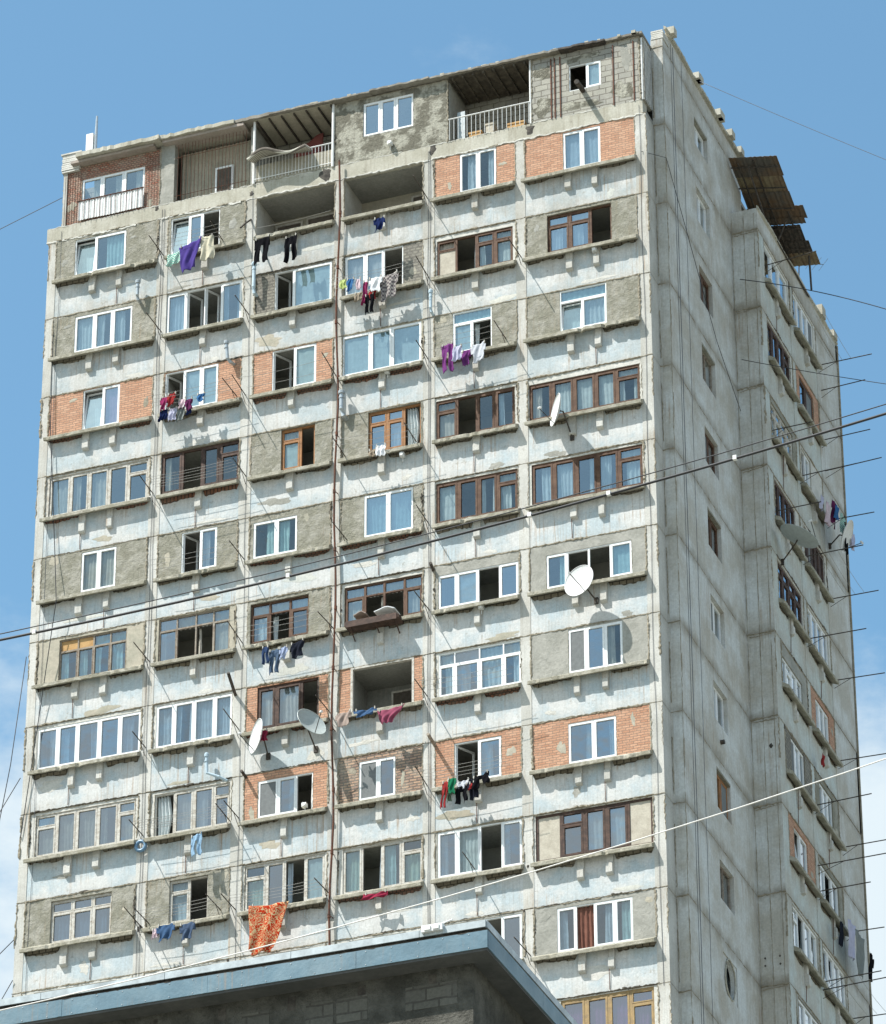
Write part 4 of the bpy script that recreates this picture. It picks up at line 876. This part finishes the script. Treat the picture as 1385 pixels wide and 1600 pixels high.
# ---------------------------------------------------------------- canopy over the terrace
m=MB(); PN=[]
Z=lambda y:-.42-.37*(y-7.3)
def sheet(y0,y1,x1,dz=0,mat='canopy',x0=.42):
    q=MB(); n=10
    q.grid(lambda s,t:(x0+(x1-x0)*s,y0+(y1-y0)*t,Z(y0+(y1-y0)*t)*s+(-.12-.38*(y0+(y1-y0)*t-7.3))*(1-s)+dz+.012*math.sin(s*60)+j(.004)),24,3)
    q.build('canopy_sheet',mat,tower,None,solid=.012)
sheet(7.2,7.95,2.02); sheet(7.9,8.6,1.97,.03,'canopyy'); sheet(8.55,9.3,2.0,.0); sheet(9.2,9.7,2.25,.05,'canopy'); sheet(9.6,9.85,2.15,.02); sheet(9.8,10.5,1.95,-.04,'iron'); sheet(10.4,10.9,2.05,-.08,'iron'); sheet(10.85,11.35,2.15,-.1,'canopyy')
m=MB()
for x in (.7,1.2,1.7): m.tube([(x,7.3,-.3),(x,11.3,-1.85)],.03,5)
for y in (7.5,8.3,9.1,9.9,10.7): m.tube([(.4,y,-.2-.37*(y-7.3)),(1.95,y,-.52-.37*(y-7.3))],.025,5)
m.tube([(1.0,7.4,-.4),(1.28,8.2,-2.1),(1.3,12.8,-2.2)],.03,6); m.tube([(1.9,10.9,-1.9),(1.92,10.92,-3.2)],.035,6); m.tube([(1.27,9.5,-2.1),(1.6,9.5,-1.3)],.025,5)
m.build('canopy_frame','iron',tower)
m=MB(); m.box(.4,1.2,8.6,15.9,-2.2,-2.05); m.build('terrace_floor','slab',tower)
# ---------------------------------------------------------------- dishes
def dish(p,n,r,label,mat='dish',base=None,cat='satellite dish',mesh=False,armrot=0):
    p=Vector(p); n=Vector(n).normalized(); root=empty('satellite_dish',base or p,label,cat,'satellite dishes on the tower')
    up=Vector((0,0,1)); a=n.cross(up).normalized(); b=a.cross(n).normalized()
    if armrot: q=Matrix.Rotation(armrot,3,n); a=q@a; b=q@b
    m=MB(); W=lambda x,y,z: tuple(p+a*x+b*y+n*z)
    nr,na=8,36; D=.17*r*1.3
    for k,(sg) in enumerate((0,.012)):
        b0=len(m.v)
        for i in range(nr+1):
            for q in range(na):
                t=2*math.pi*q/na; rr=r*i/nr; m.v.append(W(rr*math.cos(t),rr*math.sin(t)*1.06,D*(rr/r)**2-D+(-sg)))
        for i in range(nr):
            for q in range(na):
                q2=(q+1)%na; m.f.append((b0+i*na+q,b0+i*na+q2,b0+(i+1)*na+q2,b0+(i+1)*na+q))
    m.build('reflector',mat,root,smooth=True)
    e=MB(); e.tube([W(r*math.cos(t*math.pi/18),1.06*r*math.sin(t*math.pi/18),0) for t in range(37)],.012,5,cap=False); e.build('rim',mat,root)
    e=MB(); tip=W(0,-r*.15,r*1.05); e.tube([W(0,-r*1.0,-D*.1),tip],.013,5); e.build('feed_arm','iron',root)
    e=MB(); e.tube([W(0,-r*.2,r*1.1),W(0,-r*.12,r*.98),W(0,-r*.08,r*.9)],[.035,.04,.028],8); e.build('feed_horn','whitemetal',root)
    e=MB(); back=W(0,0,-D-.02); bs=Vector(base) if base else p+Vector((0,.6,-.3)); e.tube([back,tuple(Vector(back)-n*.12),tuple(bs)],.024,6); e.box(bs.x-.06,bs.x+.06,bs.y-.03,bs.y+.03,bs.z-.1,bs.z+.1); e.build('wall_bracket','iron',root)
    return root
dish((-2.86,-.6,-13.26),(-.807,-.579,.116),.48,'white satellite dish seen edge-on in front of the upper brown five-pane window',base=(-2.55,-.02,-13.95))
dish((-2.19,-.7,-19.23),(-.29,-.946,.147),.50,'white satellite dish facing left below the white window with two dark open panes',base=(-1.9,-.02,-19.6),armrot=.5)
dish((-12.26,-.6,-22.33),(-.712,-.697,.085),.50,'white satellite dish seen edge-on by the small crimson cloth and the left brick cheek',base=(-12.1,-.02,-22.75))
dish((-10.46,-.7,-22.25),(.771,-.505,.388),.48,'grey mesh satellite dish tilted upward beside the rusty downpipe',mat='dishg',base=(-10.6,-.02,-22.8))
dish((2.0,7.9,-14.0),(.442,.109,.891),.60,'large grey satellite dish lying almost flat, out from the return wall corner',mat='dishg',base=(1.27,8.4,-14.5))
dish((1.95,13.6,-10.95),(.915,.149,-.374),.52,'white satellite dish at the far right edge behind the side laundry',base=(1.27,13.9,-11.0))
# antenna on the roof
r_=empty('roof_antenna',(-18.8,.5,.05),'pale box antenna on a mast at the left end of the roof edge','antenna')
m=MB(); m.tube([(-18.79,.5,0),(-18.79,.5,1.3),(-18.78,.5,2.0)],[.06,.05,.035],8); m.build('mast','zinc',r_)
m=MB(); m.box(-19.1,-18.86,.42,.56,.45,1.32); m.tube([(-18.95,.5,.6),(-18.79,.5,.6)],.02,5); m.tube([(-18.95,.5,1.2),(-18.79,.5,1.2)],.02,5); m.build('antenna_panel','whitemetal',r_)
r_=empty('television_antenna',(1.2,12,-2.2),'thin rake-like television antenna on the far side parapet','antenna')
m=MB(); m.tube([(1.2,12,-2.2),(1.25,12,-1.2)],.02,5); m.tube([(1.0,11.8,-1.3),(1.9,12.6,-1.2)],.012,4); m.build('boom','iron',r_)
m=MB()
for i in range(6): t=i/5; x,y,z=1.0+.9*t,11.8+.8*t,-1.3+.1*t; m.tube([(x-.25,y+.3,z),(x+.25,y-.3,z)],.007,4)
m.build('dipole','zinc',r_)
# ---------------------------------------------------------------- laundry
def cloth(kind,x0,z0,x1,z1,drop,mat,noun,label,y=-.6,Tm=None,group='laundry hung out on the tower'):
    w_=math.hypot(x1-x0,z1-z0); dirv=(x1-x0)/w_; sl=(z1-z0)/w_; m=MB(); ph=R.random()*9; lean=R.uniform(-.08,.06)
    nf=R.uniform(2.2,4); A=min(.045,.11*w_+.006)
    def pos(s,t):
        k=1.0
        if kind in('sheet',): k=1-.45*t
        if kind=='sheetr': k=1-.6*t
        if kind=='rug': k=1-.42*t
        u=(s-(.5 if kind not in('sheetr','rug') else .35))*w_*k+(.5 if kind not in('sheetr','rug') else .35)*w_
        if kind=='trousers': u+=(-.05*w_ if s<.5 else .05*w_)*t*(1+math.sin(ph))
        fold=A*math.sin(s*nf*6.28/1.6+ph+1.3*t)*(.35+.75*t)+.3*A*math.sin(s*17+t*9+ph)
        jag=.03*drop*math.sin(s*6+ph)*t
        wig=.012*math.sin(s*14+ph)*(1-t)*min(1,w_*2)
        return (u*dirv+lean*drop*t+.03*math.sin(t*7+ph)*t, fold-.05*t, u*sl-drop*t-.10*w_*math.sin(math.pi*s)*(1-t)*.5+jag+wig)
    def keep(s,t):
        if kind=='shirt' or kind=='shirtw':
            if t<.12: return .12<s<.88
            if t>.52: return (.16<s<.84) if not (t>.9 and .42<s<.58) else False
            return True if abs(s-.5)<.36 or t>.1+.0*s else False
        if kind=='trousers': return (t<.32 or abs(s-.5)>.04+.03*t) and .06*t<s<1-.06*t
        if kind=='cap': return (s-.5)**2+(t-.5)**2<.25
        if kind=='rug': return not(t>.93 and (s<.1 or s>.9))
        return True
    m.grid(pos,20,22,keep)
    o=m.build(noun,'l_'+mat,None,Tm,smooth=True,solid=.005)
    o.location=(x0,y,z0) if Tm is None else o.location
    tag(o,label,'laundry' if noun not in('carpet',) else 'carpet',group)
    if kind not in('cap','towelflat') and Tm is None:
        p_=MB()
        for t_ in (.1,.9): p_.box(t_*w_*dirv-.012,t_*w_*dirv+.012,-.03,.03,t_*w_*sl-.05,t_*w_*sl+.035)
        
        for q_ in (0,1):
            m2=MB(); m2.v=p_.v[8*q_:8*q_+8]; m2.f=p_.f[:6]; po=m2.build('clothes_peg','peel',None,None); po.parent=o
    return o
for r in LAUNDRY:
    kind,x0,z0,x1,z1,dr,mt,noun,lab=r
    yy=-.6+j(.12)
    if kind=='towelflat': yy=-.33; kind='towel'
    cloth(kind,x0,z0,x1,z1,dr,mt,noun,lab,y=yy)
def scloth(kind,y0,y1,x,z,drop,mat,noun,lab):
    Tm=lambda a,b,c: (b,a,c)
    o=cloth(kind,0,0,y1-y0,0,drop,mat,noun,lab,Tm=Tm); o.location=(X2+x,y0,z)
    return o
for a,b,x,z,dr,mt,kd,nn,lb in ((12.0,12.35,.35,-10.15,.5,'palelilac','shirt','shirt','pale lilac shirt, nearest on the upper laundry line of the right side'),(12.4,12.8,.42,-10.2,.8,'palepink','towel','cloth','pale pink cloth beside the dark red shirt on the right side'),(12.85,13.55,.45,-9.8,.9,'plum','shirt','shirt','dark red shirt on the upper laundry line of the right side'),(12.95,13.25,.56,-10.05,.5,'blue','towel','cloth','small blue cloth in front of the dark red shirt on the right side'),(13.7,14.2,.5,-9.9,.7,'mint','shirt','shirt','mint striped shirt by the far white dish'),(13.75,14.05,.6,-10.3,1.0,'black','trousers','trousers','black trousers hanging left of the far white dish'),(14.1,14.5,.7,-10.4,.6,'palelilac','towel','cloth','lilac cloth hanging over the far white dish'),
 (11.7,12.0,.4,-25.2,.8,'ink','trousers','trousers','dark trousers at the near end of the lowest side laundry line'),(12.4,13.1,.45,-24.8,1.2,'palelilac','sheet','cloth','lilac cloth on the lowest side laundry line'),(13.0,13.9,.5,-24.9,1.4,'greyg','sheet','cloth','large grey cloth on the lowest side laundry line'),(14.1,14.5,.6,-25.2,.9,'black','shirt','shirt','black shirt at the tip of the lowest side laundry pole'),(10.9,11.2,.3,-19.9,.35,'red','towel','cloth','red and orange rag tied to a side laundry pole')):
    scloth(kd,a,b,x,z,dr,mt,nn,lb)
# mattress over the railing
m=MB(); m.grid(lambda s,t:(-13.0+1.95*s,-.05+.55*(t)+.05*math.sin(s*5),-1.55+.12*math.sin(s*7)*(.3+t)-(.25*(t-.1))+.14*math.sin(s*3.1)),30,8)
o=m.build('mattress','l_mattress',None,TF,smooth=True,solid=.1); o.modifiers['thickness'].offset=0; tag(o,'striped mattress airing over the railing of the top open loggia','mattress')
m=MB(); m.grid(lambda s,t:(-12.0+1.0*s,-.9+.03*math.sin(s*9),-.75-.75*t+.45*s*(1-t)+.03*math.sin(s*11+t*5)),14,10)
o=m.build('bed_sheet','l_plum2',None,TF,smooth=True,solid=.006); tag(o,'dark red sheet hanging inside the top open loggia behind the mattress','bed sheet')
# mattress roll and tray on the brown window
m=MB(); m.box(-9.55,-7.85,.05,.5,-H*6-1.78,-H*6-1.66); m.box(-9.5,-7.9,.5,.53,-H*6-1.84,-H*6-1.64)
for x in (-9.4,-8.6,-8.0): m.tube([(x,0,-H*6-2.05),(x,.5,-H*6-1.72)],.02,5)
o=m.build('wooden_tray_shelf','darkwood',tower,TF)
for a,b,c,lb in ((-9.25,-8.85,'beigepink','folded beige cloth lying on the wooden tray shelf'),(-8.6,-7.95,'white','folded white cloth lying on the wooden tray shelf')):
    m=MB(); m.grid(lambda s,t:(a+(b-a)*s,.1+.45*t,-H*6-1.5+.08*math.sin(s*3.1)*(1+.3*math.sin(t*4+s*6))),14,6); o=m.build('folded_cloth','l_'+c,None,TF,smooth=True,solid=.03); tag(o,lb,'laundry','laundry hung out on the tower')
# swim ring
r_=MB(); c=Vector((-16.05,-.12,-25.0)); nn=28;mm=8; b0=0
for i in range(nn):
    t=2*math.pi*i/nn
    for q in range(mm):
        g=2*math.pi*q/mm; rr=.15+.055*math.cos(g); r_.v.append((c.x+rr*math.cos(t),c.y+.055*math.sin(g),c.z+rr*math.sin(t)))
for i in range(nn):
    for q in range(mm): r_.f.append((i*mm+q,((i+1)%nn)*mm+q,((i+1)%nn)*mm+(q+1)%mm,i*mm+(q+1)%mm))
tag(r_.build('swim_ring','ring',None,smooth=True),'small blue swim ring hanging on the pier beside the lace curtains','swim ring')
# clutter in the top right loggia
m=MB(); m.box(-6.25,-6.0,.3,.36,-2.38,-1.15); tag(m.build('leaning_board','fascial',None),'pale blue panel leaning at the left end of the top right loggia','panel')
for i,(a,b,c,d,lb,mt) in enumerate(((-5.9,-5.5,-2.38,-1.95,'brown box behind the railing beside the leaning pale panel','hard'),(-5.35,-5.1,-2.38,-1.75,'slim light board stack in the middle of the top right loggia','board'),(-4.7,-4.2,-2.38,-2.1,'yellow crate at the foot of the railing in the top right loggia','yellow'),(-4.65,-4.1,-2.1,-1.9,'brown bundle lying on the yellow crate','hard'))):
    m=MB(); m.box(a,b,.4+i*.01,.8,c,d); m.box(a-.02,b+.02,.38+i*.01,.82,d-.05,d+.01); tag(m.build('storage_box' if i!=1 else 'board_stack',mt,None),lb,'box' if i!=1 else 'boards')
# ---------------------------------------------------------------- overhead cables
def cable(name,co,xa,xb,y,r,mat,label,cat='cable',grp=None,n=60,dy=0,clips=()):
    m=MB(); f=lambda x: (co[0]*x+co[1])*x+co[2]
    m.tube([(xa+(xb-xa)*i/n,y+dy*i/n,f(xa+(xb-xa)*i/n)) for i in range(n+1)],r,6)
    o=m.build(name,mat,None,smooth=True); tag(o,label,cat,grp)
    if clips:
        c=MB()
        for x in clips: c.box(x-.03,x+.03,y-.03,y+.03,f(x)-.02,f(x)+.05)
        c.build('clip','whitemetal',o)
    return o
cable('power_cable',(.0038,-.0337,-49.2704),-30,60,-52.8,.021,'cable','thick black cable rising left to right across the middle of the tower',grp='overhead cables',clips=(5.9+.6,10.9,14.95,16.25,18.3))
cable('power_cable',(.0035,-.0223,-49.2783),-30,60,-52.9,.009,'cable','thin dark cable running just above the thick black cable',grp='overhead cables')
cable('power_cable',(.0049,-.0375,-59.5823),-25,60,-60,.0085,'whitecable','white cable sagging across the lower windows up to the right edge',grp='overhead cables')
cable('guy_wire',(.004,-.8385,-10.7061),7.9,30,-20,.007,'greycable','faint wire in the sky right of the roof corner',grp='thin wires in the sky')
cable('guy_wire',(-.0235,-.301,-5.8216),1.3,20,5,.014,'cable','dark wire leaving the far side parapet to the right edge',grp='thin wires in the sky')
cable('guy_wire',(.006,-.4602,-8.6024),1.25,25,5,.011,'cable','thin wire leaving the right silhouette below the parapet',grp='thin wires in the sky')
m=MB(); m.tube([(-19.7,.1,-1.2),(-21.9,.1,-1.9),(-26,.1,-3.6),(-40,.1,-7.5)],.012,5); tag(m.build('guy_wire','cable',None),'wire running off the left end of the roof to the left edge','cable','thin wires in the sky')
m=MB()
def dpt(x,y,D): # world point D metres in front of the camera along a measured bearing
    return None
for pts in ([(-20.1,-17.9),(-20.45,-21.5),(-21.2,-26.5),(-22.3,-30.5)],[(-20.05,-27.3),(-21.2,-28.3),(-22.5,-28.7)],[(-20.1,-22.0),(-20.9,-23.3),(-22.5,-24.6)],[(-20.03,-28.6),(-20.5,-29.4),(-21.5,-30.1),(-20.6,-31.0),(-20.1,-31.4)]):
    m.tube([(x,-.05,z) for x,z in pts],.014,5)
tag(m.build('loose_wires','cable',None,smooth=True),'tangle of dark wires hanging off the lower left corner of the tower','wires')
m=MB(); m.tube([(-19.7,-.08,-6.5*1),(-19.62,-.12,-10),(-19.3,-.1,-14.2),(-19.05,-.32,-16.3),(-19.6,-.1,-20.5),(-20.0,-.05,-24)],.014,5); m.tube([(-.15,-.05,-4.35),(.4,.68,-4.25),(.45,2.0,-5.6),(.42,5.2,-8.2),(.5,7.2,-9.6)],.010,5)
m.build('dangling_cable','cable',tower)
# ---------------------------------------------------------------- low building in front
YF=-52.0; XC=13.91
low=empty('low_building',(0,-45,-70),'low dark rendered building with a blue-grey sheet metal roof edge','building')
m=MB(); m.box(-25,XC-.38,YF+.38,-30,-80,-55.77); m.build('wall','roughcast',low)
m=MB(); x=-24.5
while x<XC-1.2: 
    w_=R.uniform(.4,1.0)
    if R.random()<.5: m.box(x,x+w_,YF+.375,YF+.4,-56.4-R.random()*.05,-56.02)
    x+=w_+.05
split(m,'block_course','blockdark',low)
m=MB()
for i in range(12): 
    x=XC-1.1-i*1.15; m.box(x,x+.13,YF+.376,YF+.39,-56.05-R.random()*.12,-55.86)
split(m,'slot_shade','soot_gap',low)  # flat proud boxes, painted dark for the shade inside recessed slots
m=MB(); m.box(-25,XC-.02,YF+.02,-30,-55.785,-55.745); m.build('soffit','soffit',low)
m=MB(); x=-25
while x<XC-.01:
    x2=min(x+2.45,XC); m.box(x,x2-.006,YF,YF+.02,-55.745,-55.46); x=x2
y=YF+.021
while y<-30: y2=y+2.45; m.box(XC-.02,XC,y,y2-.006,-55.745,-55.46); y=y2
fa=m.build('roof_fascia','fascia',low)
m=MB(); x=-25
while x<XC-2.5: x+=2.45; m.box(x-.035,x+.03,YF-.004+j(.001),YF,-55.742+j(.004),-55.463)
split(m,'lap_strip','fascia',fa)
m=MB(); x=-4.0
while x<XC-.1: m.box(x-.007,x+.007,YF-.006,YF,-55.72,-55.706); m.box(x-.007,x+.007,YF-.006,YF,-55.50,-55.486); x+=.41+j(.02)
m.build('screw_heads','zinc',fa)
m=MB(); bead(m,-20,-55.46,XC-.05,-55.46,.008,-YF-.008,.004,.09); m.build('bent_top_edge','soot_gap',fa,lambda u,o,z:(u,-o,z))
m=MB(); m.box(-25,XC-.06,YF+.08,-30.1,-55.46,-55.30); m.build('roof_curb','soot_gap',low)  # near-black strip, painted as the shaded gap between gutter and fascia
m=MB(); x=-25
while x<XC-.05:
    x2=min(x+2.1,XC-.04); m.box(x,x2-.008,YF+.03,YF+.06,-55.385,-55.27); m.box(x,x2-.008,YF+.06,YF+.2,-55.29,-55.27); x=x2
m.box(XC-.06,XC-.03,YF+.06,-30,-55.385,-55.27)
m.build('gutter','fascial',low)
m=MB(); m.box(-25,XC-.1,YF+.1,-30.2,-55.3,-55.26); m.build('roof','roof',low)
m=MB(); c=(13.02,YF-.03,-55.28); m.box(c[0]-.17,c[0]+.17,c[1],c[1]+.2,c[2]-.06,c[2]+.05); m.box(c[0]-.12,c[0]-.02,c[1]-.02,c[1],c[2]-.04,c[2]+.03); m.box(c[0]+.02,c[0]+.12,c[1]-.02,c[1],c[2]-.04,c[2]+.03); m.tube([(c[0],c[1]+.1,c[2]+.05),(c[0]+.3,c[1]+.1,c[2]+.12)],.012,5)
tag(m.build('metal_box','whitemetal',None),'small metal box resting on the sheet metal roof edge','metal_box')  # plain small metal box lying on the roof edge, not a lamp
# ---------------------------------------------------------------- ground
def gz(x,y):
    t=min(1,max(0,(y+112)/100)); s=t*t*(3-2*t)*.35+t*.65
    return -87.1+s*38+ .6*math.sin(x*.06)*math.sin(y*.05)*min(1,abs(y+112)/30)+(-.6 if y>-20 else 0)
m=MB(); xs=[-3000,-1200,-500,-250]+[i*10 for i in range(-20,21)]+[250,500,1200,3000]; ys=[-3000,-1200,-500,-250]+[i*8-200 for i in range(0,40)]+[200,500,1200,3000]
for x in xs:
    for y in ys: m.v.append((x,y,gz(x,y)))
ny=len(ys)
for i in range(len(xs)-1):
    for q in range(ny-1): m.f.append((i*ny+q,(i+1)*ny+q,(i+1)*ny+q+1,i*ny+q+1))
tag(m.build('ground','ground',None),kind='structure')
